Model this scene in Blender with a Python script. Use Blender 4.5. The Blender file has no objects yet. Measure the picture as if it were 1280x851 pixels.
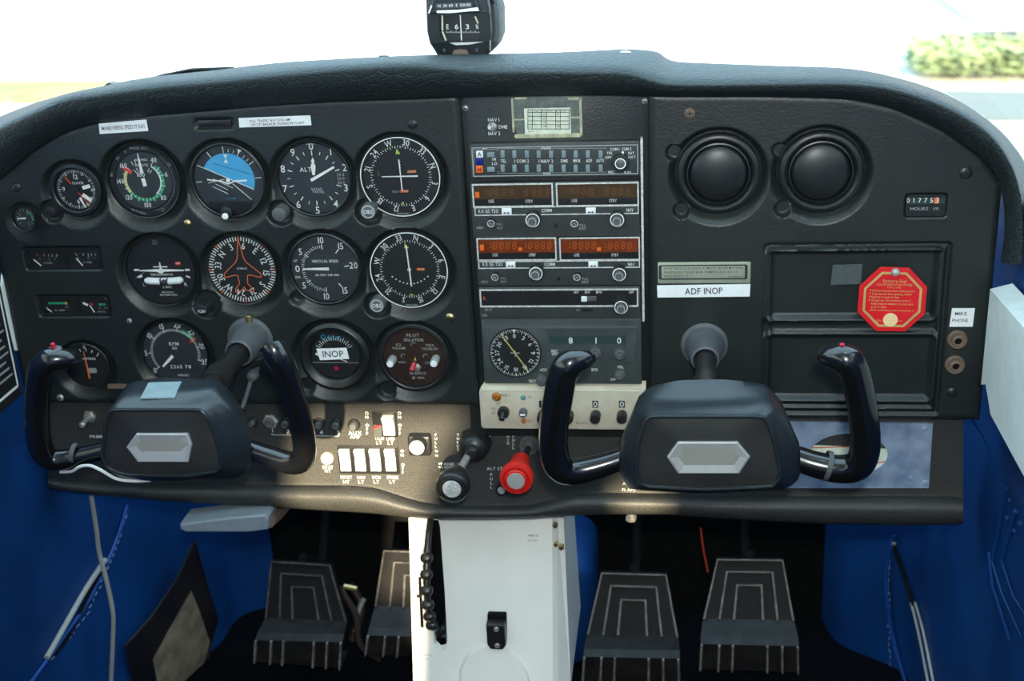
import bpy, bmesh, math, random
import numpy as np
from mathutils import Vector, Matrix
from mathutils.geometry import tessellate_polygon
random.seed(7)
scene = bpy.context.scene
COL = scene.collection
PI = math.pi
# ------------------------------------------------------------------ camera
# panel frame: x right, z up, d towards the pilot (world y = -d); the panel is the plane d = 0
Z0 = 1.10            # height of the eye above the cabin floor
DIST = 1.23          # eye to panel
FPX = 1600.0
_n = Vector((208, 640, 1600)).normalized()
_x = Vector((1, 0, -_n[0] / _n[2])).normalized()
_z = -_x.cross(_n)
cam_d = bpy.data.cameras.new('camera')
cam = bpy.data.objects.new('camera', cam_d); COL.objects.link(cam)
_r = Vector((_x[0], _n[0], _z[0])); _u = Vector((_x[1], _n[1], _z[1])); _f = Vector((_x[2], _n[2], _z[2]))
m3 = Matrix((_r, _u, -_f)).transposed()
cam.matrix_world = Matrix.Translation((0, -DIST, Z0)) @ m3.to_4x4()
cam_d.sensor_width = 36; cam_d.lens = FPX / 1280 * 36
cam_d.clip_start = 0.02; cam_d.clip_end = 400
cam_d.dof.use_dof = True; cam_d.dof.focus_distance = 1.24; cam_d.dof.aperture_fstop = 7.0
scene.camera = cam

def S(r, g, b):
    f = lambda c: (c / 255 / 12.92) if c <= 10.3 else ((c / 255 + .055) / 1.055) ** 2.4
    return (f(r), f(g), f(b))
# ------------------------------------------------------------------ sky, sun, exposure
SUN_DIR = Vector((-.12, .93, -.27)).normalized()
world = bpy.data.worlds.new('sky'); scene.world = world; world.use_nodes = True
nt = world.node_tree; bg = nt.nodes['Background']
bg.inputs[0].default_value = (.54, .81, 1.0, 1); bg.inputs[1].default_value = 4.3
sun_l = bpy.data.lights.new('sun', 'SUN'); sun_l.energy = 20; sun_l.color = (1, .81, .52); sun_l.angle = math.radians(.9)
sun = bpy.data.objects.new('sun', sun_l); COL.objects.link(sun)
sun.rotation_euler = SUN_DIR.to_track_quat('-Z', 'Y').to_euler(); sun.location = (1, -8, 4)
# the photographer's flash, just above the lens
fl_l = bpy.data.lights.new('camera_flash', 'POINT'); fl_l.energy = 36; fl_l.shadow_soft_size = .03; fl_l.color = (.96, 1, .95)
fl = bpy.data.objects.new('camera_flash', fl_l); COL.objects.link(fl); fl.location = (.03, -DIST - .02, Z0 + .10)
vs = scene.view_settings
scene.display_settings.display_device = 'sRGB'
vs.view_transform = 'Standard'; vs.look = 'None'; vs.exposure = 0; vs.gamma = 1; vs.use_curve_mapping = False

# ------------------------------------------------------------------ picking points
def P(px, py, d=0.0):
    """the point of plane d seen at a pixel, as (x, z)"""
    a = Vector((px - 640, -(py - 425.5), FPX))
    w = Vector((a.dot(_x), a.dot(_n), a.dot(_z)))
    t = (DIST - d) / w[1]
    return (w[0] * t, w[2] * t)
def P3(px, py, d): x, z = P(px, py, d); return (x, z, d)
def G(px, py, zg):
    a = Vector((px - 640, -(py - 425.5), FPX))
    w = Vector((a.dot(_x), a.dot(_n), a.dot(_z)))
    t = zg / w[2]
    return (w[0] * t, DIST - w[1] * t)      # (x, d)
ZK = {'0': (0, 0, 1), '1': (0, 100, 3.7), '2': (230, 110, 3.459), '3': (0, 280, 3.7), '4': (240, 280, 3.556), '5': (570, 110, 4.727),
      '6': (570, 270, 4.923), '7': (570, 390, 4.923), '8': (800, 110, 2.667), 'A1': (0, 400, 3.547), 'A2': (290, 400, 3.544),
      'A3': (500, 500, 4.267), 'A4': (660, 380, 2.783), 'A5': (960, 340, 2.503), 'A6': (0, 580, 3.141), 'A7': (300, 620, 3.048),
      'A8': (680, 620, 2.133), 'B2': (500, 0, 8.0), 'C1': (20, 300, 8.51), 'C2': (1060, 320, 7.53), 'C3': (815, 320, 9.846), 'C4': (640, 115, 13.47),
      'C5': (360, 400, 5.818), 'C6': (130, 170, 7.736), 'C7': (110, 130, 4.414)}
def q(k, zx, zy):
    o = ZK[k]; return (o[0] + zx / o[2], o[1] + zy / o[2])
class Face:
    """a plane at depth d, addressed in the coordinates of one close-up of the photograph"""
    def __init__(s, k, d): s.k = k; s.d = d
    def xy(s, zx, zy): return P(*q(s.k, zx, zy), s.d)
    def rect(s, x0, y0, x1, y1):
        xm, ym = (x0 + x1) / 2, (y0 + y1) / 2
        return (s.xy(x0, ym)[0], s.xy(x1, ym)[0], s.xy(xm, y1)[1], s.xy(xm, y0)[1])
    def sx(s, zx, zy): return (s.xy(zx + 5, zy)[0] - s.xy(zx - 5, zy)[0]) / 10
    def sy(s, zx, zy): return (s.xy(zx, zy - 5)[1] - s.xy(zx, zy + 5)[1]) / 10

# ------------------------------------------------------------------ materials
MATS = {}
def mat(name, col, rough=.5, metal=0., spec=.5, var=.0, vscale=60., bump=0., bscale=400., bdist=.0004, grain=None, coat=0., emit=0., col2=None, aniso=None):
    m = bpy.data.materials.new(name); m.use_nodes = True; n = m.node_tree.nodes; l = m.node_tree.links
    b = n['Principled BSDF']
    b.inputs['Base Color'].default_value = (*col, 1); b.inputs['Roughness'].default_value = rough; b.inputs['Metallic'].default_value = metal
    b.inputs['Specular IOR Level'].default_value = spec
    if coat: b.inputs['Coat Weight'].default_value = coat; b.inputs['Coat Roughness'].default_value = .08
    if emit: b.inputs['Emission Color'].default_value = (*col, 1); b.inputs['Emission Strength'].default_value = emit
    tc = n.new('ShaderNodeTexCoord')
    if var or col2:
        t = n.new('ShaderNodeTexNoise'); t.inputs['Scale'].default_value = vscale; t.inputs['Detail'].default_value = 4
        l.new(tc.outputs['Object'], t.inputs['Vector'])
        r = n.new('ShaderNodeValToRGB'); l.new(t.outputs['Fac'], r.inputs['Fac']); l.new(r.outputs['Color'], b.inputs['Base Color'])
        c2 = col2 or tuple(c * (1 - var) for c in col); c1 = col if col2 else tuple(min(1, c * (1 + var)) for c in col)
        r.color_ramp.elements[0].position = .35; r.color_ramp.elements[1].position = .65
        r.color_ramp.elements[0].color = (*c2, 1); r.color_ramp.elements[1].color = (*c1, 1)
    if bump:
        if grain == 'leather':
            v = n.new('ShaderNodeTexVoronoi'); v.inputs['Scale'].default_value = bscale; v.feature = 'DISTANCE_TO_EDGE'
            src = v.outputs['Distance']
            mp = n.new('ShaderNodeMath'); mp.operation = 'MINIMUM'; mp.inputs[1].default_value = .12; l.new(src, mp.inputs[0]); out = mp.outputs[0]
            w = n.new('ShaderNodeTexNoise'); w.inputs['Scale'].default_value = bscale * .6; w.inputs['Detail'].default_value = 3
            l.new(tc.outputs['Object'], w.inputs['Vector'])
            mx = n.new('ShaderNodeVectorMath'); mx.operation = 'MULTIPLY_ADD'; mx.inputs[1].default_value = (.004, .004, .004)
            l.new(w.outputs['Color'], mx.inputs[0]); l.new(tc.outputs['Object'], mx.inputs[2]); l.new(mx.outputs[0], v.inputs['Vector'])
        else:
            v = n.new('ShaderNodeTexNoise'); v.inputs['Scale'].default_value = bscale; v.inputs['Detail'].default_value = 3
            l.new(tc.outputs['Object'], v.inputs['Vector']); out = v.outputs['Fac']
        bp = n.new('ShaderNodeBump'); bp.inputs['Strength'].default_value = bump; bp.inputs['Distance'].default_value = bdist
        l.new(out, bp.inputs['Height']); l.new(bp.outputs['Normal'], b.inputs['Normal'])
    MATS[name] = m; return m
def glass(name, tint=(1, 1, 1), refl=.6):
    m = bpy.data.materials.new(name); m.use_nodes = True; n = m.node_tree.nodes; l = m.node_tree.links
    n.remove(n['Principled BSDF']); o = n['Material Output']
    t = n.new('ShaderNodeBsdfTransparent'); t.inputs[0].default_value = (*tint, 1)
    g = n.new('ShaderNodeBsdfGlossy'); g.inputs['Roughness'].default_value = .03
    f = n.new('ShaderNodeFresnel'); f.inputs[0].default_value = 1.45
    k = n.new('ShaderNodeMath'); k.operation = 'MULTIPLY'; k.inputs[1].default_value = refl; l.new(f.outputs[0], k.inputs[0])
    mx = n.new('ShaderNodeMixShader'); l.new(k.outputs[0], mx.inputs[0]); l.new(t.outputs[0], mx.inputs[1]); l.new(g.outputs[0], mx.inputs[2])
    l.new(mx.outputs[0], o.inputs[0]); MATS[name] = m; return m
M_panel = mat('panel_plastic', (.0125, .0165, .0155), .42, spec=.5, var=.12, vscale=25, bump=.5, bscale=420, bdist=.0006)
M_sub = mat('switch_panel_paint', (.022, .023, .022), .5, spec=.4, bump=.6, bscale=600, bdist=.0005, col2=(.046, .046, .042), vscale=620)
M_shield = mat('glareshield_vinyl', (.020, .027, .028), .55, spec=.22, bump=1.0, bscale=115, bdist=.0050, grain='leather')
M_bezel = mat('bezel_black', (.011, .013, .013), .38, bump=.1, bscale=800)
M_dial = mat('dial_black', (.008, .010, .011), .6, var=.1)
M_dialgrey = mat('dial_charcoal', (.025, .031, .035), .6, var=.1)
M_white = mat('print_white', (.72, .74, .70), .6, var=.03)
M_dim = mat('print_grey', (.32, .34, .33), .6, var=.05)
M_black = mat('print_black', (.02, .02, .02), .6, var=.05)
M_label = mat('label_white', (.80, .83, .82), .5, var=.03)
M_needle = mat('needle_white', (.80, .80, .76), .45, var=.02)
M_red = mat('signal_red', S(205, 35, 25), .4, var=.08)
M_redprint = mat('print_red', S(200, 70, 45), .5, var=.05)
M_orange = mat('print_orange', S(225, 110, 60), .5, var=.05)
M_green = mat('print_green', S(40, 150, 105), .5, var=.05)
M_yellow = mat('print_yellow', S(200, 190, 120), .5, var=.05)
M_lime = mat('print_lime', S(170, 205, 90), .5, var=.05)
M_cyan = mat('print_cyan', S(40, 150, 190), .5, var=.05)
M_skyblue = mat('horizon_blue', S(72, 160, 205), .5, var=.05)
M_chrome = mat('chrome', (.55, .56, .54), .34, metal=.45, var=.05)
M_steel = mat('worn_steel', (.40, .39, .36), .42, metal=.6, var=.2, vscale=200)
M_brass = mat('brass', (.55, .42, .20), .35, metal=1, var=.2, vscale=300)
M_alum = mat('aluminium_sheet', S(160, 178, 200), .40, metal=.25, col2=S(120, 140, 168), vscale=45, bump=.1, bscale=90)
M_yoke = mat('yoke_black_gloss', (.005, .0055, .006), .2, spec=.55, var=.15, vscale=30, bump=.06, bscale=300, coat=.3)
M_hub = mat('yoke_hub_plastic', (.014, .019, .023), .31, spec=.5, var=.15, vscale=40, bump=.22, bscale=900, bdist=.0003)
M_hubface = mat('yoke_face_vinyl', (.024, .025, .024), .42, var=.2, vscale=25, bump=.4, bscale=700, bdist=.0003)
M_rubber = mat('grey_rubber', (.075, .085, .09), .55, var=.15, vscale=60, bump=.15)
M_shaft = mat('shaft_black', (.014, .014, .015), .3, var=.2)
M_knob = mat('knob_black', (.014, .015, .016), .38, var=.1)
M_knobgrey = mat('knob_grey', (.085, .09, .09), .45, var=.1)
M_radio = mat('radio_face_grey', (.040, .045, .044), .5, var=.1, vscale=40, bump=.1, bscale=900)
M_radioblk = mat('radio_black', (.010, .011, .012), .4, var=.1)
M_frame = mat('radio_frame_silver', (.68, .68, .64), .4, metal=.3, var=.2, vscale=300)
M_amberdim = mat('display_amber_dim', S(72, 50, 28), .35, var=.15, vscale=90)
M_amber = mat('display_amber', S(120, 52, 16), .35, var=.15, vscale=90)
M_seg = mat('segment_dim', S(112, 76, 40), .4, var=.05)
M_segon = mat('segment_amber', S(185, 84, 26), .4, var=.05)
M_glow = mat('segment_glow', S(225, 105, 30), .4, emit=.12)
M_button = mat('button_grey', S(120, 138, 142), .4, var=.1)
M_beige = mat('beige_enamel', S(196, 188, 166), .42, var=.06, vscale=80)
M_slate = mat('adf_grey', S(62, 70, 70), .5, var=.1, vscale=60)
M_window = mat('counter_window', S(40, 62, 60), .4, var=.05)
M_brown = mat('brown_anodised', S(46, 33, 27), .5, spec=.3, var=.12, vscale=90)
M_placard = mat('placard_olive_metal', S(158, 165, 146), .45, metal=.2, var=.08)
M_tape = mat('old_clear_tape', S(112, 120, 112), .3, spec=.6, col2=S(86, 94, 90), vscale=140)
M_tapeedge = mat('yellowed_tape_edge', S(196, 194, 160), .5, col2=S(150, 150, 122), vscale=120)
M_card = mat('paper_card', S(226, 228, 208), .7, col2=S(198, 212, 190), vscale=120)
M_gold = mat('print_gold', S(190, 160, 100), .5, var=.1)
M_tagred = mat('tag_red', S(214, 28, 34), .4, var=.06)
M_cream = mat('cream_dot', S(236, 205, 150), .7, var=.1, vscale=900)
M_jack = mat('jack_brown', S(110, 92, 78), .5, var=.1)
M_emblem = mat('emblem_grey', S(150, 150, 142), .4, metal=.2, var=.04)
M_heel = mat('heel_worn_metal', (.30, .27, .24), .38, metal=.3, var=.5, vscale=90)
M_heelroll = mat('heel_roll_black', (.016, .015, .0145), .42, spec=.22, var=.3, vscale=60)
M_handle = mat('brake_handle_grey', S(150, 162, 170), .35, metal=.3, var=.06)
M_velcro = mat('velcro_grey', S(84, 92, 92), .9, bump=.8, bscale=2500, col2=S(60, 68, 68), vscale=1800)
M_switch = mat('rocker_white', (.80, .80, .74), .4, var=.03)
M_ped = mat('pedestal_white', (.80, .79, .71), .42, var=.04, vscale=14, bump=.06, bscale=700)
M_pedal = mat('pedal_black', (.0065, .0065, .0065), .55, spec=.15, var=.2, bump=.2, bscale=500)
M_ridge = mat('pedal_worn_edge', (.065, .06, .057), .45, metal=.3, var=.5, vscale=120)
M_blue = mat('blue_vinyl', S(10, 55, 110), .5, spec=.3, var=.22, vscale=9, bump=.3, bscale=500, grain='leather', bdist=.0003)
M_piping = mat('blue_piping', S(18, 66, 140), .4, var=.1)
M_thread = mat('thread', S(130, 150, 180), .7, var=.1)
M_dark = mat('footwell_black', (.005, .005, .005), .8, spec=.1, var=.3)
M_carpet = mat('dark_carpet', (.003, .0035, .005), .95, spec=.05, var=.3, vscale=300, bump=.5, bscale=600)
M_trim = mat('pale_trim', S(222, 232, 226), .5, var=.04)
M_shell = mat('cabin_lining', S(150, 160, 165), .7, var=.05)
M_cable = mat('cable_grey', S(150, 152, 148), .5, var=.05)
M_cablew = mat('cable_white', S(225, 228, 226), .4, var=.03)
M_pocket = mat('pocket_vinyl', S(44, 40, 40), .35, col2=S(22, 24, 34), vscale=16)
M_paper = mat('old_paper', S(150, 136, 112), .7, col2=S(112, 102, 84), vscale=40)
M_redlens = mat('red_button', S(180, 30, 50), .3, var=.1)
M_amblens = mat('amber_lens', S(176, 110, 30), .2, col2=S(120, 70, 20), vscale=400)
M_greenlens = mat('green_lens', S(60, 130, 130), .25, var=.2)
M_bluel = mat('lens_blue', S(28, 34, 120), .3, var=.1)
M_orangel = mat('lens_orange', S(235, 105, 40), .35, var=.1)
M_glass = glass('instrument_glass', (.97, .98, .98), .5)
M_wind = glass('windshield_glass', (.98, .99, .98), .35)
M_clearv = glass('clear_vinyl', (.75, .72, .68), 1.2)

# ------------------------------------------------------------------ glyphs
GLY = {}
def load_glyphs():
    chars = "ABCDEFGHIJKLMNOPQRSTUVWXYZ0123456789abcdefghijklmnopqrstuvwxyz./-+:°()"
    obs = []
    for ch in chars:
        c = bpy.data.curves.new('g', 'FONT'); c.body = ch; c.resolution_u = 2; c.size = 1; c.offset = .008
        o = bpy.data.objects.new('g', c); COL.objects.link(o); obs.append((ch, o))
    dg = bpy.context.evaluated_depsgraph_get(); dg.update()
    cap = None
    for ch, o in obs:
        me = o.evaluated_get(dg).to_mesh()
        v = np.array([p.co[:2] for p in me.vertices]) if len(me.vertices) else np.zeros((1, 2))
        f = [tuple(p.vertices) for p in me.polygons]
        if ch == 'H': cap = v[:, 1].max()
        GLY[ch] = (v, f)
        o.evaluated_get(dg).to_mesh_clear()
    for ch in GLY:
        v, f = GLY[ch]; v = v / cap; x0 = v[:, 0].min(); x1 = v[:, 0].max(); v = v - np.array([x0, 0]); GLY[ch] = (v, f, x1 - x0)
    for ch, o in obs:
        c = o.data; bpy.data.objects.remove(o); bpy.data.curves.remove(c)
load_glyphs()

# ------------------------------------------------------------------ mesh builder
def bez(pts, n=8):
    """Catmull-Rom through points (numpy rows), end to end"""
    p = [np.array(a, float) for a in pts]; p = [2 * p[0] - p[1]] + p + [2 * p[-1] - p[-2]]
    out = []
    for i in range(1, len(p) - 2):
        for k in range(n):
            t = k / n; a, b, c, d = p[i - 1], p[i], p[i + 1], p[i + 2]
            out.append(.5 * (2 * b + (c - a) * t + (2 * a - 5 * b + 4 * c - d) * t * t + (3 * b - a - 3 * c + d) * t ** 3))
    out.append(p[-2]); return out
def rrect(u0, u1, v0, v1, r, n=5):
    r = min(r, (u1 - u0) / 2 - 1e-6, (v1 - v0) / 2 - 1e-6); o = []
    for cx, cy, a in ((u1 - r, v0 + r, -90), (u1 - r, v1 - r, 0), (u0 + r, v1 - r, 90), (u0 + r, v0 + r, 180)):
        for i in range(n + 1):
            t = math.radians(a + 90 * i / n); o.append((cx + r * math.cos(t), cy + r * math.sin(t)))
    return o
def inset(pts, b):
    n = len(pts); o = []
    for i in range(n):
        p0 = Vector(pts[i - 1]); p1 = Vector(pts[i]); p2 = Vector(pts[(i + 1) % n])
        e1 = (p1 - p0); e2 = (p2 - p1)
        if e1.length < 1e-9: e1 = e2
        if e2.length < 1e-9: e2 = e1
        e1 = e1.normalized(); e2 = e2.normalized()
        n1 = Vector((-e1.y, e1.x)); n2 = Vector((-e2.y, e2.x)); m = (n1 + n2)
        m = m.normalized() if m.length > 1e-6 else n1
        o.append(tuple(p1 + m * (b / max(.4, m.dot(n1)))))
    return o
def ccw(pts):
    a = sum(pts[i - 1][0] * pts[i][1] - pts[i][0] * pts[i - 1][1] for i in range(len(pts)))
    return list(pts) if a > 0 else list(pts)[::-1]
def circ(u, v, r, n=32, ry=None):
    return [(u + r * math.cos(2 * PI * i / n), v + (ry or r) * math.sin(2 * PI * i / n)) for i in range(n)]
def pol(a, r): t = math.radians(a); return (r * math.sin(t), r * math.cos(t))

class MB:
    def __init__(s, c=(0, 0, 0)): s.v = []; s.f = []; s.fm = []; s.fs = []; s.m = 0; s.c = c
    def add(s, vs, fs, smooth=False):
        b = len(s.v); c = s.c
        s.v += [(c[0] + a[0], -(c[2] + a[2]), Z0 + c[1] + a[1]) for a in vs]
        for f in fs: s.f.append(tuple(b + i for i in f)); s.fm.append(s.m); s.fs.append(smooth)
        return s
    def poly(s, pts, d): pts = ccw(pts); return s.add([(x, y, d) for x, y in pts], [tuple(range(len(pts)))])
    def plate(s, outer, holes, d0, d1):
        outer = ccw(outer); loops = [outer] + [ccw(h)[::-1] for h in holes]
        allp = [p for l in loops for p in l]
        tris = tessellate_polygon([[Vector((p[0], p[1], 0)) for p in l] for l in loops])
        s.add([(x, y, d1) for x, y in allp], [tuple(t) for t in tris])
        for l in loops:
            n = len(l); s.add([(x, y, d1) for x, y in l] + [(x, y, d0) for x, y in l], [(i, i + n, (i + 1) % n + n, (i + 1) % n) for i in range(n)])
        return s
    def prism(s, pts, d0, d1, bev=0, smooth=False, back=False):
        pts = ccw(pts); n = len(pts); rings = [(pts, d0)]
        if bev: rings += [(pts, d1 - bev), (inset(pts, bev * .35), d1 - bev * .3), (inset(pts, bev), d1)]
        else: rings += [(pts, d1)]
        vs = [(x, y, d) for r, d in rings for x, y in r]; fs = []
        for k in range(len(rings) - 1):
            for i in range(n): j = (i + 1) % n; fs.append((k * n + i, k * n + j, (k + 1) * n + j, (k + 1) * n + i))
        s.add(vs, fs, smooth)
        k = (len(rings) - 1) * n; b = len(s.v) - len(vs)
        s.f.append(tuple(b + k + i for i in range(n))); s.fm.append(s.m); s.fs.append(smooth)
        if back: s.f.append(tuple(b + i for i in range(n))[::-1]); s.fm.append(s.m); s.fs.append(False)
        return s
    def box(s, u0, u1, v0, v1, d0, d1, r=.0008, bev=0, n=2): return s.prism(rrect(u0, u1, v0, v1, r, n), d0, d1, bev, bev > 0)
    def lathe(s, prof, u=0, v=0, n=48):
        vs = []; fs = []; k = len(prof)
        for r, d in prof:
            for i in range(n): t = 2 * PI * i / n; vs.append((u + r * math.cos(t), v + r * math.sin(t), d))
        for a in range(k - 1):
            for i in range(n): j = (i + 1) % n; fs.append((a * n + i, a * n + j, (a + 1) * n + j, (a + 1) * n + i))
        if prof[-1][0] > 1e-6: fs.append(tuple((k - 1) * n + i for i in range(n)))
        return s.add(vs, fs, True)
    def ringflat(s, r0, r1, d, a0=0, a1=360, u=0, v=0):
        n = max(3, int(abs(a1 - a0) / 6)); vs = []
        for i in range(n + 1):
            for r in (r0, r1): p = pol(a0 + (a1 - a0) * i / n, r); vs.append((u + p[0], v + p[1], d))
        return s.add(vs, [(2 * i, 2 * i + 1, 2 * i + 3, 2 * i + 2) for i in range(n)])
    def tick(s, a, r0, r1, w, d, u=0, v=0, w1=None):
        w1 = w if w1 is None else w1; t = math.radians(a); cx, sy = math.cos(t), math.sin(t)
        p0 = pol(a, r0); p1 = pol(a, r1)
        return s.add([(u + p0[0] - cx * w / 2, v + p0[1] + sy * w / 2, d), (u + p0[0] + cx * w / 2, v + p0[1] - sy * w / 2, d),
                      (u + p1[0] + cx * w1 / 2, v + p1[1] - sy * w1 / 2, d), (u + p1[0] - cx * w1 / 2, v + p1[1] + sy * w1 / 2, d)], [(0, 1, 2, 3)])
    def seg(s, p0, p1, w, d, w1=None, thick=0):
        w1 = w if w1 is None else w1; e = Vector((p1[0] - p0[0], p1[1] - p0[1])).normalized(); nx, ny = -e.y, e.x
        pts = [(p0[0] - nx * w / 2, p0[1] - ny * w / 2), (p1[0] - nx * w1 / 2, p1[1] - ny * w1 / 2), (p1[0] + nx * w1 / 2, p1[1] + ny * w1 / 2), (p0[0] + nx * w / 2, p0[1] + ny * w / 2)]
        return s.prism(pts, d, d + thick) if thick else s.poly(pts, d)
    def text(s, t, u, v, h, d, rot=0, w=None, align='c', track=.16, xs=1.0):
        wid = 0; items = []
        for ch in t:
            if ch == ' ': wid += .45; continue
            g = GLY[ch]; items.append((g, wid)); wid += g[2] + track
        wid -= track
        k = (w / (wid * h)) if w else xs
        off = {'c': -wid / 2, 'l': 0, 'r': -wid}[align]; t_ = math.radians(rot); c, sn = math.cos(t_), math.sin(t_)
        for g, x in items:
            vs = []
            for a in g[0]:
                X = (a[0] + x + off) * h * k; Y = (a[1] - .5) * h
                vs.append((u + X * c - Y * sn, v + X * sn + Y * c, d))
            s.add(vs, g[1])
        return s
    def tube(s, pts, rads, n=12, caps=True, sq=1.0):
        pts = [Vector(p) for p in pts]; k = len(pts)
        if not hasattr(rads, '__len__'): rads = [rads] * k
        up = None; vs = []; fs = []
        for i in range(k):
            t = (pts[min(i + 1, k - 1)] - pts[max(i - 1, 0)]).normalized()
            if up is None: up = t.orthogonal().normalized()
            up = (up - t * up.dot(t)).normalized(); sd = t.cross(up)
            for j in range(n): a = 2 * PI * j / n; vs.append(tuple(pts[i] + (up * math.cos(a) + sd * math.sin(a) * sq) * rads[i]))
        for i in range(k - 1):
            for j in range(n): jj = (j + 1) % n; fs.append((i * n + j, i * n + jj, (i + 1) * n + jj, (i + 1) * n + j))
        if caps: fs += [tuple(range(n))[::-1], tuple((k - 1) * n + j for j in range(n))]
        return s.add(vs, fs, True)
    def loft(s, rows, closed=False, smooth=True, cap0=False, cap1=False):
        n = len(rows[0]); vs = [p for r in rows for p in r]; fs = []
        for i in range(len(rows) - 1):
            for j in range(n if closed else n - 1): jj = (j + 1) % n; fs.append((i * n + j, i * n + jj, (i + 1) * n + jj, (i + 1) * n + j))
        if cap0: fs.append(tuple(range(n))[::-1])
        if cap1: fs.append(tuple((len(rows) - 1) * n + j for j in range(n)))
        return s.add(vs, fs, smooth)
    def build(s, name, mats, parent=None, kind=None, label=None, sharp=38):
        me = bpy.data.meshes.new(name)
        loc = parent_loc(parent)
        base = loc if parent else Vector(s.origin()) if s.v else Vector()
        me.from_pydata([(a[0] - base[0], a[1] - base[1], a[2] - base[2]) for a in s.v], [], s.f)
        for m in (mats if isinstance(mats, (list, tuple)) else [mats]): me.materials.append(m)
        me.polygons.foreach_set('material_index', s.fm); me.polygons.foreach_set('use_smooth', s.fs)
        if any(s.fs): me.set_sharp_from_angle(angle=math.radians(sharp))
        me.validate(); me.update()
        o = bpy.data.objects.new(name, me); COL.objects.link(o)
        if parent: o.parent = parent
        else: o.location = base
        WL[o.name] = base
        if kind: o['kind'] = kind
        if label: o['label'] = label
        return o
    def origin(s):
        a = np.array(s.v); return tuple((a.min(0) + a.max(0)) / 2)
WL = {}
def parent_loc(p): return WL[p.name] if p else Vector()
def thing(name, label, cat, x, z, d=0, group=None):
    o = bpy.data.objects.new(name, None); COL.objects.link(o); o.location = (x, -d, Z0 + z); WL[o.name] = Vector(o.location)
    o.empty_display_size = .01; o['label'] = label; o['category'] = cat
    if group: o['group'] = group
    return o
def tag(o, label, cat, group=None):
    o['label'] = label; o['category'] = cat
    if group: o['group'] = group
    return o
def struct(mb, name, mats, parent=None, **k):
    o = mb.build(name, mats, parent, **k)
    if parent is None: o['kind'] = 'structure'
    return o
# ================================================================== SETTING: cabin
XL, XR = P(0, 350)[0] - .0005, P(1245, 330)[0] + .018
ZF = -Z0             # cabin floor
ZR = .25             # cabin roof
ZG = -1.10 - .85     # ground outside
def wallmesh(name, x, outer, holes, m, thick):
    """a side wall: polygons in (d, z) at x, some thickness outwards"""
    outer = ccw(outer); loops = [outer] + [ccw(h)[::-1] for h in holes]
    tris = tessellate_polygon([[Vector((p[0], p[1], 0)) for p in l] for l in loops]); mb = MB()
    allp = [p for l in loops for p in l]
    for xx in (x, x + thick): mb.add([(xx, z, d) for d, z in allp], [tuple(t) for t in tris])
    for l in loops:
        n = len(l); mb.add([(x, z, d) for d, z in l] + [(x + thick, z, d) for d, z in l], [(i, i + n, (i + 1) % n + n, (i + 1) % n) for i in range(n)])
    return struct(mb, name, m)
def back_trace(px, py, d=-.012):
    x, z = P(px, py, d); p = Vector((x, -d, z)); w = p - SUN_DIR * ((2.3 - d) / SUN_DIR.y); return (w.x, w.z)
FRONT = [(2.3, ZF - .02), (2.3, ZR), (.50, ZR), (.03, -.34), (-.45, -.40), (-.45, ZF - .02)]
wallmesh('wall_left', XL, FRONT, [[(.16, -.28), (.95, -.28), (.95, .12), (.46, .12)], [(1.08, -.2), (1.9, -.2), (1.7, .1), (1.08, .1)]], M_blue, -.03)
wallmesh('wall_right', XR, FRONT, [[(.14, -.25), (.56, -.25), (.56, .12), (.46, .12)]], M_blue, .03)
mb = MB(); mb.add([(XL - .1, ZR, .50), (XR + .1, ZR, .50), (XR + .1, ZR, 2.3), (XL - .1, ZR, 2.3)], [(0, 1, 2, 3)]); struct(mb, 'ceiling', M_shell)
# the unseen high wing, drawn out aft to block sun from the side windows
DW = 2.2
mb = MB()
sec = [(.47, ZR + .08), (.53, ZR + .15), (.8, ZR + .19), (1.0, ZR + .14), (DW, ZR + .02), (.9, ZR + .015), (.53, ZR + .02)]
mb.loft([[(x, z, d) for d, z in sec] for x in (-5.5, 5.2)], closed=True, cap0=True, cap1=True)
struct(mb, 'wing_sunblock', M_ped)
mb = MB(); mb.add([(XL - .1, ZF, -.5), (XR + .1, ZF, -.5), (XR + .1, ZF, 2.3), (XL - .1, ZF, 2.3)], [(0, 1, 2, 3)]); struct(mb, 'floor', M_carpet)
mb = MB(); mb.add([(XL - .05, ZF, -.43), (XR + .05, ZF, -.43), (XR + .05, -.42, -.43), (XL - .05, -.42, -.43)], [(0, 1, 2, 3)]); struct(mb, 'wall_front', M_dark)
# the unseen rear wall, with two openings cut to shape the sun patches
sun_cutout_a = [back_trace(*p) for p in ((400, 507), (586, 507), (562, 545), (530, 622), (524, 860), (503, 860), (500, 815), (446, 815), (452, 700), (394, 650), (362, 618), (368, 550))]  # outline traced back from the sun patch wanted on the switch panel
sun_cutout_b = [back_trace(*p) for p in ((768, 598), (834, 600), (828, 650), (774, 648))]  # invented opening, added only for the small sun patch right of the pedestal
mb = MB(); mb.plate([(XL - .1, ZF), (XR + .1, ZF), (XR + .1, ZR), (XL - .1, ZR)], [sun_cutout_a, sun_cutout_b], 2.33, 2.3); struct(mb, 'wall_back', M_shell)
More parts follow.
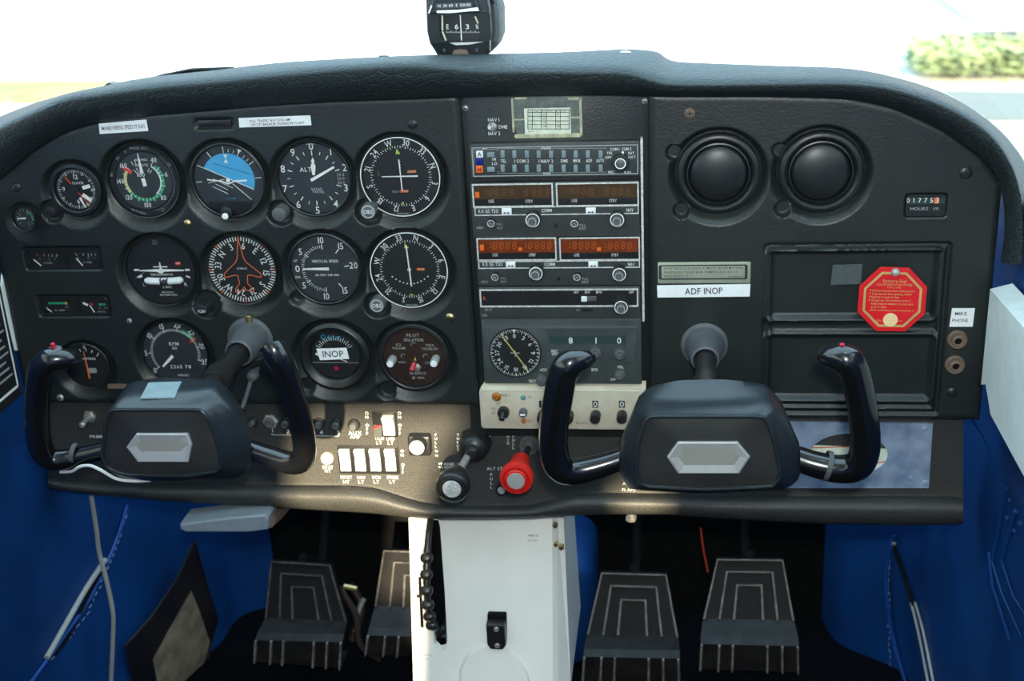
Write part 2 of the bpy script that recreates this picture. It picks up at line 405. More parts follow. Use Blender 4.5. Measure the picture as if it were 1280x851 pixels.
# padded kick panels curving from the side walls to the firewall
def kick(name, pts, zt):
    c = bez(pts, 6); mb = MB(); rows = [[(p[0], z, p[1]) for p in c] for z in np.linspace(zt, ZF, 8)]
    mb.loft(rows); return mb.build(name, M_blue)
xk = P(342, 760, -.40)[0]
kl = kick('wall_kick_left', [(XL + .001, .20), (XL + .002, -.05), (XL + .006, -.20), (XL + .045, -.31), (xk - .05, -.385), (xk, -.425)], -.60); kl['kind'] = 'structure'
xk2 = P(1030, 760, -.40)[0]
kr = kick('wall_kick_right', [(XR - .001, .20), (XR - .002, -.05), (XR - .012, -.16), (xk2 + .10, -.29), (xk2 + .02, -.36), (xk2, -.425)], -.62); kr['kind'] = 'structure'
# the tunnel behind the pedestal
mb = MB(); x0 = P(560, 760, -.3)[0]; x1 = P(742, 760, -.3)[0]
mb.prism(rrect(x0, x1, ZF, P(640, 695, -.3)[1], .03), -.42, -.28, .02, True); struct(mb, 'wall_tunnel', M_blue)

# ------------------------------------------------------------------ outside
def gpoly(name, m, pts, h=0, kind='structure', label=None, cat=None):
    mb = MB(); w = [G(px, py, ZG + h) for px, py in pts]; mb.add([(x, ZG + h, d) for x, d in w], [tuple(range(len(w)))])
    o = mb.build(name, m); o['kind'] = kind; return o
M_conc = mat('apron_concrete', (.80, .78, .73), .9, var=.05, vscale=.5)
M_grass = mat('dry_grass', S(140, 152, 92), .95, col2=S(178, 180, 120), vscale=2)
M_asph = mat('pale_asphalt', S(128, 136, 134), .9, var=.05, vscale=1)
M_roofm = mat('hangar_tan', S(228, 208, 198), .7, var=.05, vscale=1)
M_hedge = mat('hedge_leaf', S(156, 172, 128), .8, var=.2, vscale=6)
M_vehicle = mat('vehicle_white', (.75, .75, .73), .3, var=.03)
M_shadowbar = mat('shadow_bar_dark', (.06, .08, .10), .15)
mb = MB(); mb.add([(-150, ZG - .01, 60), (150, ZG - .01, 60), (150, ZG - .01, -260), (-150, ZG - .01, -260)], [(0, 3, 2, 1)]); struct(mb, 'floor_apron', M_conc)
gpoly('floor_grass', M_grass, [(-700, 140), (110, 128), (190, 100), (-700, 98)])
gpoly('floor_taxiway', M_asph, [(-700, 96), (200, 90), (230, 92), (-700, 98)], .005)
gpoly('floor_roadway', M_asph, [(1130, 112), (2000, 122), (2000, 150), (1180, 150)])
def shedlike(px0, px1, py, depth, h, name, label):
    x0, d0 = G(px0, py, ZG); x1, d1 = G(px1, py, ZG); d = (d0 + d1) / 2
    t = thing(name, label, 'building', (x0 + x1) / 2, ZG, d)
    mb = MB(); mb.box(x0, x1, ZG, ZG + h, d - depth, d, .02); mb.build('wall', M_roofm, t)
    mb = MB(); mb.prism([(x0 - .3, ZG + h), (x1 + .3, ZG + h), ((x0 + x1) / 2, ZG + h + 1.0)], d - depth - .2, d + .3, back=True); mb.build('roof', M_vehicle, t)
    for k in range(3):
        a = x0 + (x1 - x0) * (.08 + .31 * k); mb = MB(); mb.box(a, a + (x1 - x0) * .24, ZG, ZG + h * .75, d, d + .05, .01); mb.build('door', M_asph, t)
shedlike(-260, 60, 22, 6, 3.2, 'hangar', 'low tan hangar blurred beyond the apron at far left')
shedlike(1215, 1560, 28, 6, 3.2, 'hangar', 'pinkish hangar blurred beyond the hedge at far right')
# clipped hedge on the right
def hedge(px0, px1, py, h, name, label):
    a = G(px0, py, ZG); b = G(px1, py, ZG); bm = MB(); rnd = random.Random(5)
    c = ((a[0] + b[0]) / 2, (a[1] + b[1]) / 2)
    L = math.hypot(b[0] - a[0], b[1] - a[1]); n = 3500
    for i in range(n):
        t = rnd.random(); x = a[0] + (b[0] - a[0]) * t; d = a[1] + (b[1] - a[1]) * t - rnd.random() * .9
        z = ZG + h * rnd.random() ** .7; s = .05 + .05 * rnd.random(); v = [Vector((rnd.uniform(-1, 1), rnd.uniform(-1, 1), rnd.uniform(-1, 1))).normalized() * s for _ in range(2)]
        bm.add([(x + w[0], z + abs(w[1]), d + w[2]) for w in (v[0], v[1], -v[0], -v[1])], [(0, 1, 2, 3)])
    t = thing(name, label, 'hedge', c[0], ZG, c[1]); bm.build('foliage', M_hedge, t, kind='stuff')
    mb = MB(); [mb.tube([(a[0] + (b[0] - a[0]) * k, ZG, a[1] + (b[1] - a[1]) * k - .45), (a[0] + (b[0] - a[0]) * k, ZG + h * .7, a[1] + (b[1] - a[1]) * k - .45)], .04, 6) for k in np.linspace(.05, .95, 8)]
    mb.build('stem', M_roofm, t, kind='stuff')
hedge(1150, 1700, 103, .20, 'hedge', 'low green hedge blurred beyond the right of the windshield')
t = thing('shadow_bar', 'low dark bar imitating the shadow under a parked vehicle, blurred beyond the hedge at the far right', 'shadow bar', *(lambda w: (w[0], ZG, w[1]))(G(1290, 68, ZG)))  # made-up bar on posts, standing in for the shadow gap under a vehicle
a_, b_ = G(1212, 68, ZG), G(1420, 68, ZG)
mb = MB(); mb.tube([(a_[0], ZG + .16, a_[1]), (b_[0], ZG + .16, b_[1])], .045, 8); mb.build('rail', M_shadowbar, t)  # the dark bar itself, shade given as colour
for k in np.linspace(0, 1, 5): mb = MB(); x_, d_ = a_[0] + (b_[0] - a_[0]) * k, a_[1] + (b_[1] - a_[1]) * k; mb.tube([(x_, ZG, d_), (x_, ZG + .16, d_)], .03, 6); mb.build('post', M_roofm, t)
# the white engine cowling ahead of the windshield
t = thing('engine_cowling', 'white engine cowling ahead of the windshield, washed out by sunlight', 'cowling', -.21, -.55, -1.0)
mb = MB(); rows = []
for d, zc, w in ((-.44, -.43, .46), (-.8, -.44, .44), (-1.2, -.47, .40), (-1.5, -.52, .34), (-1.6, -.60, .26)):
    rows.append([(-.21 + w * math.sin(a), zc - .25 * (1 - math.cos(a)) - .1 * abs(math.sin(a)), d) for a in np.linspace(-1.5, 1.5, 21)])
mb.loft(rows); mb.build('cowl_skin', M_vehicle, t)

# ================================================================== INSTRUMENT PANEL
GLARE = [  # inner edge | nose crease | outer edge, in picture points
 ((-95, 322), (-118, 316), (-140, 300)), ((-70, 275), (-92, 262), (-112, 240)), ((-30, 240), (-52, 206), (-66, 184)), ((0, 222), (-12, 168), (-14, 152)), ((40, 189), (40, 142), (42, 130)), ((81, 165), (81, 125), (84, 119)), ((124, 153), (124, 118), (126, 110)),
 ((189, 144), (189, 109), (189, 97)), ((270, 137), (275, 101), (278, 87)), ((340, 131), (345, 94), (348, 79)), ((430, 126), (432, 86), (432, 74)),
 ((520, 123), (520, 82), (520, 70)), ((600, 120), (600, 88), (600, 67.5)), ((690, 118), (700, 89), (700, 65)), ((765, 118), (772, 90), (775, 61.5)), ((795, 119), (797, 94), (800, 62)), ((815, 120), (818, 100), (822, 65)), ((835, 121), (838, 104), (842, 76)),
 ((880, 121), (885, 105), (890, 79)), ((960, 121), (965, 104), (970, 82)), ((1060, 124), (1064, 104), (1060, 86)), ((1121, 137), (1126, 113), (1125, 99)), ((1182, 165), (1190, 136), (1184, 119)), ((1228, 199), (1236, 166), (1238, 153)), ((1249, 228), (1262, 200), (1270, 186)), ((1256, 262), (1276, 240), (1292, 226)), ((1256, 295), (1280, 282), (1300, 272)), ((1252, 328), (1280, 326), (1304, 320))]
inner = sorted([P(*g[0], 0) for g in GLARE[3:-3]])
TX = np.array([p[0] for p in inner]); TZ = np.array([p[1] for p in inner])
def top_of(u): return np.interp(u, TX, TZ)

def relief(name, parent, u0, u1, vb, topf, depthf, nu, nv, m, rb=.008, skirt=.014):
    """a moulded panel: a fine sheet whose depth follows a function, with a rolled rim"""
    k = np.linspace(0, 1, nu); us = u0 + (u1 - u0) * (k - .35 * np.sin(2 * PI * k) / (2 * PI)); ts = np.linspace(0, 1, nv)
    tp = topf(us); U = np.repeat(us[:, None], nv, 1); V = vb + ts[None, :] * (tp[:, None] - vb)
    sl = np.gradient(tp, us); de = np.minimum(np.minimum(U - u0, u1 - U), np.minimum(V - vb, (tp[:, None] - V) / np.sqrt(1 + sl[:, None] ** 2)))
    D = depthf(U, V); e = np.clip(de / rb, 0, 1); D = D - rb * .75 * (1 - np.sqrt(np.clip(1 - (1 - e) ** 2, 0, 1)))
    U = np.pad(U, 1, mode='edge'); V = np.pad(V, 1, mode='edge'); D = np.pad(D, 1, mode='edge'); D[0] = D[-1] = -skirt; D[:, 0] = D[:, -1] = -skirt
    a, b = U.shape; mb = MB()
    vs = list(zip(U.ravel().tolist(), V.ravel().tolist(), D.ravel().tolist()))
    fs = [(i * b + j, (i + 1) * b + j, (i + 1) * b + j + 1, i * b + j + 1) for i in range(a - 1) for j in range(b - 1)]
    mb.add(vs, fs, True); return mb.build(name, m, parent, sharp=60)
def sdbox(U, V, r, rad=.004):
    cu, cv, hu, hv = (r[0] + r[1]) / 2, (r[2] + r[3]) / 2, (r[1] - r[0]) / 2 - rad, (r[3] - r[2]) / 2 - rad
    qx, qy = np.abs(U - cu) - hu, np.abs(V - cv) - hv
    return np.hypot(np.maximum(qx, 0), np.maximum(qy, 0)) + np.minimum(np.maximum(qx, qy), 0) - rad
def sm(x): x = np.clip(x, 0, 1); return x * x * (3 - 2 * x)
REC = .0070           # depth of the instrument recesses
INST = {  # name: (picture centre, bezel radius)
 'clock': ((93.2, 238), .0285), 'airspeed': ((178.4, 227), .0400), 'attitude': ((284, 226.5), .0400), 'altimeter': ((391.5, 224.5), .0395), 'nav_top': ((500, 221), .0420),
 'turn': ((199.3, 339.5), .0385), 'gyro': ((301, 338), .0385), 'climb': ((405, 336.5), .0395), 'nav_low': ((511, 339), .0415),
 'tach': ((217.5, 443), .0375), 'ammeter': ((107, 458), .0270), 'suction': ((417.5, 446.5), .0395), 'intercom': ((517, 448), .0385), 'small': ((31.3, 272.5), .0135)}
IC = {k: P(*v[0], 0) for k, v in INST.items()}
# line the rows and columns up as the real panel has them
for row in (('airspeed', 'attitude', 'altimeter', 'nav_top'), ('turn', 'gyro', 'climb', 'nav_low')):
    z = sum(IC[k][1] for k in row) / len(row)
    for k in row: IC[k] = (IC[k][0], IC[k][1] * .5 + z * .5)
KN = {'clock': ((64, 264), .010), 'altimeter': ((350, 266), .011), 'nav_top': ((461, 264), .012), 'nav_low': ((472, 381), .012), 'gyro': ((258, 380), .013), 'climb': ((372, 372), .006), 'attitude': ((283, 266), .010), 'suction': ((383, 483), .007), 'intercom': ((484, 488), .008)}
RB = {'fuel': (29, 127, 307.5, 339), 'oil': (46, 138, 368, 397.5), 'blank': (242, 293, 146.5, 163)}
def rbox(b): return (P(b[0], (b[2] + b[3]) / 2)[0], P(b[1], (b[2] + b[3]) / 2)[0], P((b[0] + b[1]) / 2, b[3])[1], P((b[0] + b[1]) / 2, b[2])[1])
RBX = {k: rbox(v) for k, v in RB.items()}
def dip(U, V, c, R, depth, wmin=.0030, wmax=.0130):
    du, dv = U - c[0], V - c[1]; r = np.hypot(du, dv) + 1e-9; w = wmin + (wmax - wmin) * (.5 - .5 * dv / r)
    t = np.clip((R + w - r) / w, 0, 1); return -depth * (.65 * t + .35 * sm(t))
def cover_left(U, V):
    D = np.zeros_like(U)
    for k, (c, R) in INST.items():
        D = np.minimum(D, dip(U, V, IC[k], R + .0012, REC if k != 'small' else .003))
        if k in KN: D = np.minimum(D, dip(U, V, P(*KN[k][0]), KN[k][1], REC * .95, .003, .004))
    for k, r in RBX.items(): D = np.minimum(D, -(.006 if k != 'blank' else .003) * sm(-sdbox(U, V, r) / .0035))
    return D
def rtop(f, u1, r):
    return lambda u: f(u) + .004 - np.where(u > u1 - r, r - np.sqrt(np.clip(r * r - (u - u1 + r) ** 2, 0, None)), 0)
panel = thing('instrument_panel', 'black moulded cockpit instrument panel spanning the whole cabin under the glareshield', 'instrument panel', -.21, -.70, -.02)
LX1 = P(586, 300)[0]; LVB = P(400, 507)[1]
relief('pilot_cover', panel, XL + .001, LX1, LVB, rtop(top_of, LX1, .010), cover_left, 380, 260, M_panel)
RX0 = P(811, 300)[0]; RX1 = P(1245, 330)[0]; RVB = P(1120, 526)[1]
V1, V2 = P(898, 218), P(1026.5, 216)
GBO = rbox((951, 1184, 302, 520)); GBU = rbox((959, 1172, 312, 400)); GBL = rbox((957, 1166, 418, 501)); HMR = rbox((1130, 1185, 241, 273))
def cover_right(U, V):
    D = np.zeros_like(U)
    for c, ks in ((V1, ((843, 191), (852, 263))), (V2, ((976, 189), (979, 261)))):
        D = np.minimum(D, dip(U, V, (c[0], c[1] + .001), .0415, .0085, .004, .0120))
        for kx in ks: D = np.minimum(D, dip(U, V, P(*kx), .0065, .008, .002, .003))
    g = sdbox(U, V, GBO, .006); D = np.where(g < 0, D - .0035 * sm(-g / .004), D)
    D = D + .0030 * np.exp(-((g + .0085) / .0022) ** 2) * (g < .01)
    for r in (GBU, GBL):
        s = sdbox(U, V, r, .005); D = D + .0038 * np.exp(-((s - .0005) / .0026) ** 2); D = D - .002 * sm((-s - .002) / .004)
    D = np.minimum(D, np.where(sdbox(U, V, HMR) < .003, -.005 * sm(-sdbox(U, V, HMR) / .003), 0) + np.where(sdbox(U, V, HMR) < 0, 0, D))
    return D
def rtop_r(u): return rtop(top_of, RX1, .004)(u)
relief('copilot_cover', panel, RX0, RX1, RVB, rtop_r, cover_right, 340, 290, M_panel)
# centre plate carrying the radios
CX0, CX1 = P(578, 300, -.01)[0], P(816, 300, -.01)[0]
mb = MB(); mb.box(CX0 - .004, CX1 + .004, P(700, 545, -.012)[1], P(700, 112, -.012)[1], -.03, -.0105, .002, .0008); mb.build('radio_plate', M_panel, panel)
# lower switch panel with its rolled lip : (x, crease, front, bottom)
LIP = [(60, 596, 603, 610), (68, 597, 606, 613), (111, 601, 612, 618), (200, 606, 618, 626), (337, 606, 622, 634), (440, 607, 624, 640), (470, 610, 627, 642), (500, 620, 635, 646), (530, 629, 641, 648), (560, 631.5, 642, 649), (610, 632, 643, 649), (664, 631.5, 642, 648), (690, 624, 637, 646), (715, 616.5, 632, 644.5),
       (760, 616, 631, 643), (830, 617, 632, 643), (900, 619, 636, 648), (1031, 620, 638, 655), (1120, 620, 639, 656), (1190, 620, 640, 656), (1204, 621, 640, 655)]
rows = []
for x, a, b, c in LIP:
    if x < 100: xs = x
    tp = P3(x if x > 100 else x - 14, 480, -.012)
    pr = [tp, P3(x, a - 5, -.0122), P3(x, a, -.011), P3(x, a + 1.5, -.004), P3(x, a + (b - a) * .30, .005), P3(x, a + (b - a) * .65, .0105), P3(x, b, .0125), P3(x, (b + c) / 2, .012), P3(x, c - 1.5, .0085)]
    e = P3(x, c, .003); pr += [e, (e[0], e[1] - .002, -.03), (e[0], e[1] + .02, -.06)]
    r = [pr[0]]; rows.append(pr)
arr = np.array(rows); xsn = np.array([l[0] for l in LIP]); fine = np.unique(np.concatenate([np.linspace(60, 1204, 150), xsn]))
def pch(xq):
    o = np.empty((len(xq),) + arr.shape[1:])
    for j in range(arr.shape[1]):
        for c in range(3): o[:, j, c] = np.interp(xq, xsn, arr[:, j, c])
    return o
A = pch(fine); K = np.array([.25, .5, .25])
for _ in range(3): A[1:-1] = A[:-2] * .25 + A[1:-1] * .5 + A[2:] * .25
mb = MB(); mb.loft([[tuple(p) for p in r] for r in A])
mb.f.append(tuple(range(12))); mb.fm.append(0); mb.fs.append(False); nlast = (len(A) - 1) * 12; mb.f.append(tuple(range(nlast, nlast + 12))[::-1]); mb.fm.append(0); mb.fs.append(False)
mb.build('switch_panel', M_sub, panel, label='speckled dark switch panel along the bottom with a rolled lip', sharp=50)

def screw(px, py, d, r, m, name, label, slot=True):
    x, z = P(px, py, d); t = thing(name, label, 'screw', x, z, d)
    mb = MB((x, z, d)); mb.lathe([(r, -.002), (r, .0006), (r * .8, .0016), (r * .35, .0021), (0, .0022)], n=16); h = mb.build('head', m, t)
    mb = MB((x, z, d)); a = r * .55
    mb.box(-a, a, -r * .1, r * .1, .0015, .0024, .0001); mb.box(-r * .1, r * .1, -a, a, .0015, .0024, .0001); mb.build('cross_slot', M_black, t)
for a in ((234.3, 279.3, 0, .0042, M_brass, 'brass screw between the airspeed and attitude gauges'), (562.5, 396.7, 0, .0046, M_brass, 'brass screw below the lower right course gauge'), (516, 155, 0, .0052, M_knob, 'black screw above the upper right course gauge'),
          (162, 401, 0, .0030, M_steel, 'small dull screw above the tachometer at left'), (20.8, 234, 0, .0050, M_knob, 'black screw left of the clock at panel edge'), (581.6, 134.7, -.0105, .0034, M_steel, 'steel screw at the upper left corner of the radio plate'),
          (806, 126, -.0105, .0034, M_steel, 'steel screw at the upper right corner of the radio plate'), (862, 141, 0, .0052, M_jack, 'brown screw above the left air vent'), (1207, 216, 0, .0062, M_knob, 'black screw above the hour meter at right'), (1190, 490, 0, .0052, M_knob, 'black screw below the two headset jacks'), (75.5, 497, 0, .0040, M_steel, 'pale screw below the ammeter beside the left yoke grip')):
    screw(*a[:5], 'panel_screw', a[5])
# ------------------------------------------------------------------ glareshield
ds = []
rows = []
for i, (a, b, c) in enumerate(GLARE):
    e = min(i, len(GLARE) - 1 - i); k = min(1, e / 6); do = -.05 - .085 * k; dn = .022 + .010 * k
    A0 = Vector(P3(*a, -.004)); A1 = Vector(P3(*a, .006)); N = Vector(P3(*b, dn)); O = Vector(P3(*c, do))
    U1 = A1.lerp(N, .5) + Vector((0, 0, .009)); U2 = A1.lerp(N, .85) + Vector((0, 0, .006))
    T1 = N.lerp(O, .12) + Vector((0, .004 * k, 0)); T2 = N.lerp(O, .5) + Vector((0, .0045 * k, 0))
    rows.append([tuple(p) for p in (A0, A1, U1, U2, N, T1, T2, O, O + Vector((0, -.012, -.012)), O + Vector((0, -.05, -.018)))])
arr = np.array(rows); sm_rows = np.array([bez([arr[i, j] for i in range(len(arr))], 7) for j in range(arr.shape[1])])  # j, n, 3
rows2 = []
for n_ in range(sm_rows.shape[1]): rows2.append([tuple(p) for p in bez([sm_rows[j, n_] for j in range(sm_rows.shape[0])], 3)])
gl = thing('glareshield', 'long padded grained grey-black vinyl glareshield curving over the panel top', 'glareshield', -.21, -.28, -.05)
mb = MB(); mb.loft(rows2); mb.build('padding', M_shield, gl, sharp=70)
OUTER = [Vector(r[7]) for r in rows]
# the windshield rises from the glareshield's far edge to the roof
n = len(OUTER); wr = []
for i, o in enumerate(OUTER):
    t = i / (n - 1); up = Vector((XL - .02 + (XR - XL + .04) * t, ZR, .50)); wr.append([tuple(o + Vector((0, .0, -.03)) + (up - o) * s + Vector((0, 0, -.10 * math.sin(PI * s) * math.sin(PI * t)))) for s in np.linspace(0, 1, 8)])
mb = MB(); mb.loft(wr); struct(mb, 'window_1', M_wind)
# things lying on the glareshield
def strip_on(name, label, cat, px, m, h=.002, d=-.10):
    c = [P3(x, y, d) for x, y in px]; mb = MB(); mb.prism([(p[0], p[1]) for p in c], d, d + .012, .001); o = mb.build(name, m); tag(o, label, cat); return o
strip_on('vent_flap', 'flat black defroster flap on the glareshield at left', 'flap', [(181, 99), (205, 92), (240, 85), (295, 83), (250, 90), (184, 99.5)], M_dark)
strip_on('rag', 'small crumpled dark scrap at the left end of the glareshield', 'scrap', [(128, 110), (140, 101), (150, 103), (165, 99), (180, 99), (178, 104), (150, 108)], M_pocket)
strip_on('clip', 'small dark clip on the glareshield left of the compass', 'clip', [(468, 74), (475, 69), (485, 69), (492, 74)], M_dark)
strip_on('torn_flap', 'torn dark vinyl flap at the right end of the glareshield', 'flap', [(1052, 88), (1080, 88), (1083, 92), (1098, 97), (1076, 98), (1060, 94)], M_dark)
for px, py, lb in ((781, 67, 'white painted screw on the glareshield right of the compass'), (1063, 93.5, 'white painted screw beside the torn flap at right'), (1087, 95, 'bright screw at the tip of the torn flap')):
    x, z = P(px, py, -.085); t = thing('cap_screw', lb, 'screw', x, z, -.085); mb = MB((x, z, -.085)); mb.tube([(0, -.004, 0), (0, .001, 0), (0, .0025, 0)], [.007, .007, .003], 14); mb.build('head', M_label, t)
# ================================================================== ROUND INSTRUMENTS
def inst(key, name, label, R_dial, dialm, bezel='plain', ringm=None, cat='gauge'):
    c = IC[key]; R = INST[key][1]; b = -REC if key != 'small' else -.003
    t = thing(name, label, cat, c[0], c[1], b); t['group'] = 'round gauges in the pilot panel'
    mb = MB((c[0], c[1], b)); dd = .0022
    if bezel == 'plain': prof = [(R, .0), (R, .0058), (R - .0008, .0068), (R_dial + .0016, .0072), (R_dial + .0004, .0064), (R_dial, .0022)]
    elif bezel == 'flat': prof = [(R, .0), (R, .0060), (R - .0006, .0066), (R_dial + .0008, .0066), (R_dial, .0060), (R_dial, .0022)]
    elif bezel == 'deep': prof = [(R, 0), (R, .004), (R - .002, .0075), (R - .005, .009), (R - .0075, .0078), (R_dial + .0035, .0068), (R_dial + .002, .0060), (R_dial + .0008, .0035), (R_dial, .0012)]; dd = .0012
    mb.lathe(prof + [(R_dial * .3, dd)], n=64); mb.build('bezel', M_bezel, t)
    mb = MB((c[0], c[1], b)); mb.prism(circ(0, 0, R_dial - .0001, 48), dd - .0005, dd + .0002); mb.build('dial', dialm, t)
    return t, (c[0], c[1], b + dd + .0004), R_dial
def glassdisc(t, c, R, d=.0032):
    mb = MB(c); mb.prism(circ(0, 0, R, 40), d, d + .0003); mb.build('glass', M_glass, t)
def knob_at(t, px, py, d0, r, L, name='knob', capm=None, m=M_knob, txt=None, tm=M_white, label=None, ribs=18):
    u, v = P(px, py, d0 + L); 
    mb = MB((u, v, d0)); pts = [(r * (1 + (.05 if i % 2 else -.02)) * math.cos(PI * i / ribs), r * (1 + (.05 if i % 2 else -.02)) * math.sin(PI * i / ribs)) for i in range(2 * ribs)]
    mb.lathe([(r * .55, 0), (r * .55, L * .3)], n=16); mb.prism(pts, L * .25, L, r * .14); k = mb.build(name, m, t, label=label)
    if capm:
        mb = MB((u, v, d0)); mb.ringflat(r * .70, r * .92, L + .0003); mb.build('cap_ring', capm, k)
    if txt:
        mb = MB((u, v, d0)); mb.text(txt, 0, 0, r * .55, L + .0004, w=r * 1.25); mb.build('lettering', tm, k)
    return k
def ptr(t, c, ang, r0, r1, w, m, name='pointer', d=.0012, w1=None, hub=0):
    mb = MB(c); p0 = pol(ang, r0); p1 = pol(ang, r1); mb.seg(p0, p1, w, d, w1, .0004)
    if hub: mb.lathe([(hub, d), (hub, d + .0012), (0, d + .0014)], n=16)
    return mb.build(name, m, t)
def marks(t, c, fn, m, name='markings'):
    mb = MB(c); fn(mb); return mb.build(name, m, t)
# --- clock
t, c, R = inst('clock', 'panel_clock', 'small black clock gauge with white stub hands at the far upper left', .0225, M_dial)
def f(mb):
    for i in range(60): mb.tick(i * 6, R * (.80 if i % 5 else .74), R * .92, .0004 if i % 5 else .0008, 0)
    mb.text('12', *pol(6, R * .60), R * .22, 0); mb.text('6', *pol(180, R * .58), R * .2, 0); mb.text('9', *pol(272, R * .62), R * .2, 0); mb.text('3', *pol(95, R * .8), R * .16, 0, rot=-90)
    mb.text('CLOCK', R * .12, R * .30, R * .11, 0)
marks(t, c, f, M_white, 'numerals')
ptr(t, c, 77, R * .35, R * .74, R * .17, M_needle, 'hour_hand', .0013); ptr(t, c, 128, R * .38, R * .86, R * .17, M_needle, 'minute_hand', .0016); ptr(t, c, 158, R * .4, R * .92, R * .12, M_needle, 'second_hand', .0019, w1=R * .05)
ptr(t, c, 145, -R * .75, R * .95, R * .065, M_redprint, 'red_hand', .0010, w1=R * .04); ptr(t, c, 145, -R * .32, R * .05, R * .16, M_dial, 'hand_hub', .0014, hub=R * .15)
glassdisc(t, c, R); knob_at(t, 62.5, 265.5, -REC, .0056, .018)
# --- airspeed
t, c, R = inst('airspeed', 'airspeed_indicator', 'airspeed indicator with green arc, second gauge of the top row', .0375, M_dial)
mb = MB(c); mb.lathe([(.0315, .0), (.0315, .0012), (.0308, .0012), (.0300, .0002)], n=64); mb.build('inner_ring', M_bezel, t)
mb = MB(c); mb.prism(circ(0, 0, .0300, 48), 0, .0003); mb.build('inner_dial', M_dialgrey, t)
Ri = .0300
spd = {40: 32, 60: 75, 80: 135, 100: 180, 120: 228, 140: 270, 160: 310}
sp = lambda k: float(np.interp(k, list(spd), list(spd.values())))
def f(mb): mb.ringflat(Ri * .62, Ri * .73, .0005, sp(46), sp(123))
marks(t, c, f, M_green, 'green_arc'); marks(t, c, lambda mb: mb.ringflat(Ri * .62, Ri * .73, .0005, sp(123), sp(155)), M_yellow, 'yellow_arc')
marks(t, c, lambda mb: mb.ringflat(Ri * .575, Ri * .62, .0006, sp(40), sp(83)), M_white, 'white_arc'); marks(t, c, lambda mb: mb.tick(sp(158), Ri * .5, Ri * .82, Ri * .16, .0006), M_redprint, 'red_line')
def f(mb):
    for k in range(40, 165, 5): mb.tick(sp(k), Ri * .62, Ri * (.78 if k % 10 == 0 else .70), .0006, .0007)
    for k in range(40, 170, 20): mb.text(str(k) if k != 60 else '6', *pol(sp(k), Ri * .855), Ri * .165, .0007, xs=.8)
    mb.text('KNOTS', 0, Ri * .55, Ri * .09, .0007); mb.text('AIRSPEED', 0, Ri * .74, Ri * .07, .0007); mb.text('100', -Ri * .08, Ri * .22, Ri * .15, .0007)
    for a in (-38, -25, 30, 42): mb.tick(a, Ri * .35, Ri * .5, .0007, .0007)
    for a in (-28, -18): mb.tick(a, Ri * .62, Ri * .78, .0007, .0007)
marks(t, c, f, M_white, 'numerals')
def f(mb):
    for k in range(64): mb.tick(40 + k * 2.0, .0318, .0328 if k % 4 else .0336, .0003, .0014)
    for a, s in ((-45, '50'), (-78, '90'), (60, '20'), (-26, '0')): mb.text(s, *pol(a, .0345), .0028, .0014, rot=-a)
    mb.text('PRESS ALT', 0, .0346, .0024, .0014, w=.020); mb.text('TRUE SPEED', -.011, -.0325, .0022, .0014, rot=-20, w=.016); mb.text('KT', .016, -.031, .0022, .0014, rot=25)
marks(t, c, f, M_dim, 'outer_scale')
ptr(t, c, -4, Ri * .28, Ri * .98, Ri * .12, M_needle, 'pointer', .0016, w1=Ri * .02); ptr(t, c, 172, -Ri * .10, Ri * .18, Ri * .13, M_needle, 'pointer_tail', .0016)
glassdisc(t, c, .0372)
# --- attitude
t, c, R = inst('attitude', 'attitude_indicator', 'attitude indicator with blue sky half tilted steeply, third gauge of the top row', .0365, M_dialgrey)
Rb = R * .76
def rot2(p, a): t_ = math.radians(a); return (p[0] * math.cos(t_) - p[1] * math.sin(t_), p[0] * math.sin(t_) + p[1] * math.cos(t_))
tilt = -27
skyp = [pol(a, Rb) for a in np.linspace(-62, 112, 40)]
marks(t, c, lambda mb: mb.poly(skyp, .0003), M_skyblue, 'sky_half')
def f(mb):
    for a in (-60, -30, 0, 30, 60, 90, -90): mb.tick(a - 3, Rb * 1.02, R * .96, .0007, .0004)
    for a in (10, 20, 42, 51): mb.tick(a - 3, Rb * 1.04, R * .88, .0006, .0004)
    mb.seg(pol(-62, Rb), pol(112, Rb), .0008, .0005)
    for k, wl in ((-6, .022), (-10, .014), (-14, .018)): a = rot2((-wl / 2 - .004, k * .001), tilt); b = rot2((wl / 2 - .004, k * .001), tilt); mb.seg(a, b, .0006, .0005)
    mb.seg((.004, -.004), (.022, -.021), .0007, .0005); mb.seg((-.022, -.003), (-.004, .001), .0006, .0005); mb.poly([(-.0022, Rb * .96), (.0022, Rb * .96), (0, Rb * .80)], .0006); mb.poly([(-.0022, Rb * .64), (.0022, Rb * .64), (0, Rb * .82)], .0006)
    mb.poly([pol(27, R * .84), pol(31, R * .96), pol(23, R * .96)], .0006)
marks(t, c, f, M_white, 'markings')
marks(t, c, lambda mb: mb.add([(p[0], p[1], .0006) for p in (rot2((-.020, .011), tilt * .8), rot2((.022, .014), tilt * .8), rot2((.022, .0145), tilt * .8), rot2((-.020, .0115), tilt * .8))], [(0, 1, 2, 3)]), M_black, 'pitch_line')
def f(mb): mb.seg((-.022, .001), (-.006, -.001), .0016, .0016, .0014, .0004); mb.seg((.007, -.001), (.020, -.0005), .0018, .0016, .0018, .0004); mb.lathe([(.0022, .0014), (.0022, .002), (0, .0022)], n=12); mb.seg((-.007, -.001), (0, -.0038), .0014, .0016, .0014, .0004); mb.seg((0, -.0038), (.007, -.001), .0014, .0016, .0014, .0004)
marks(t, c, f, M_needle, 'miniature_aircraft')
mb = MB(c); mb.prism([(-.024, -.0225), (.024, -.0225), (.018, -.0315), (.008, -.0358), (-.008, -.0358), (-.018, -.0315)], 0, .0028, .0006); mb.build('lower_mask', M_bezel, t)
marks(t, c, lambda mb: mb.text('VACUUM', 0, -.0195, .0016, .0006), M_cyan, 'lettering')
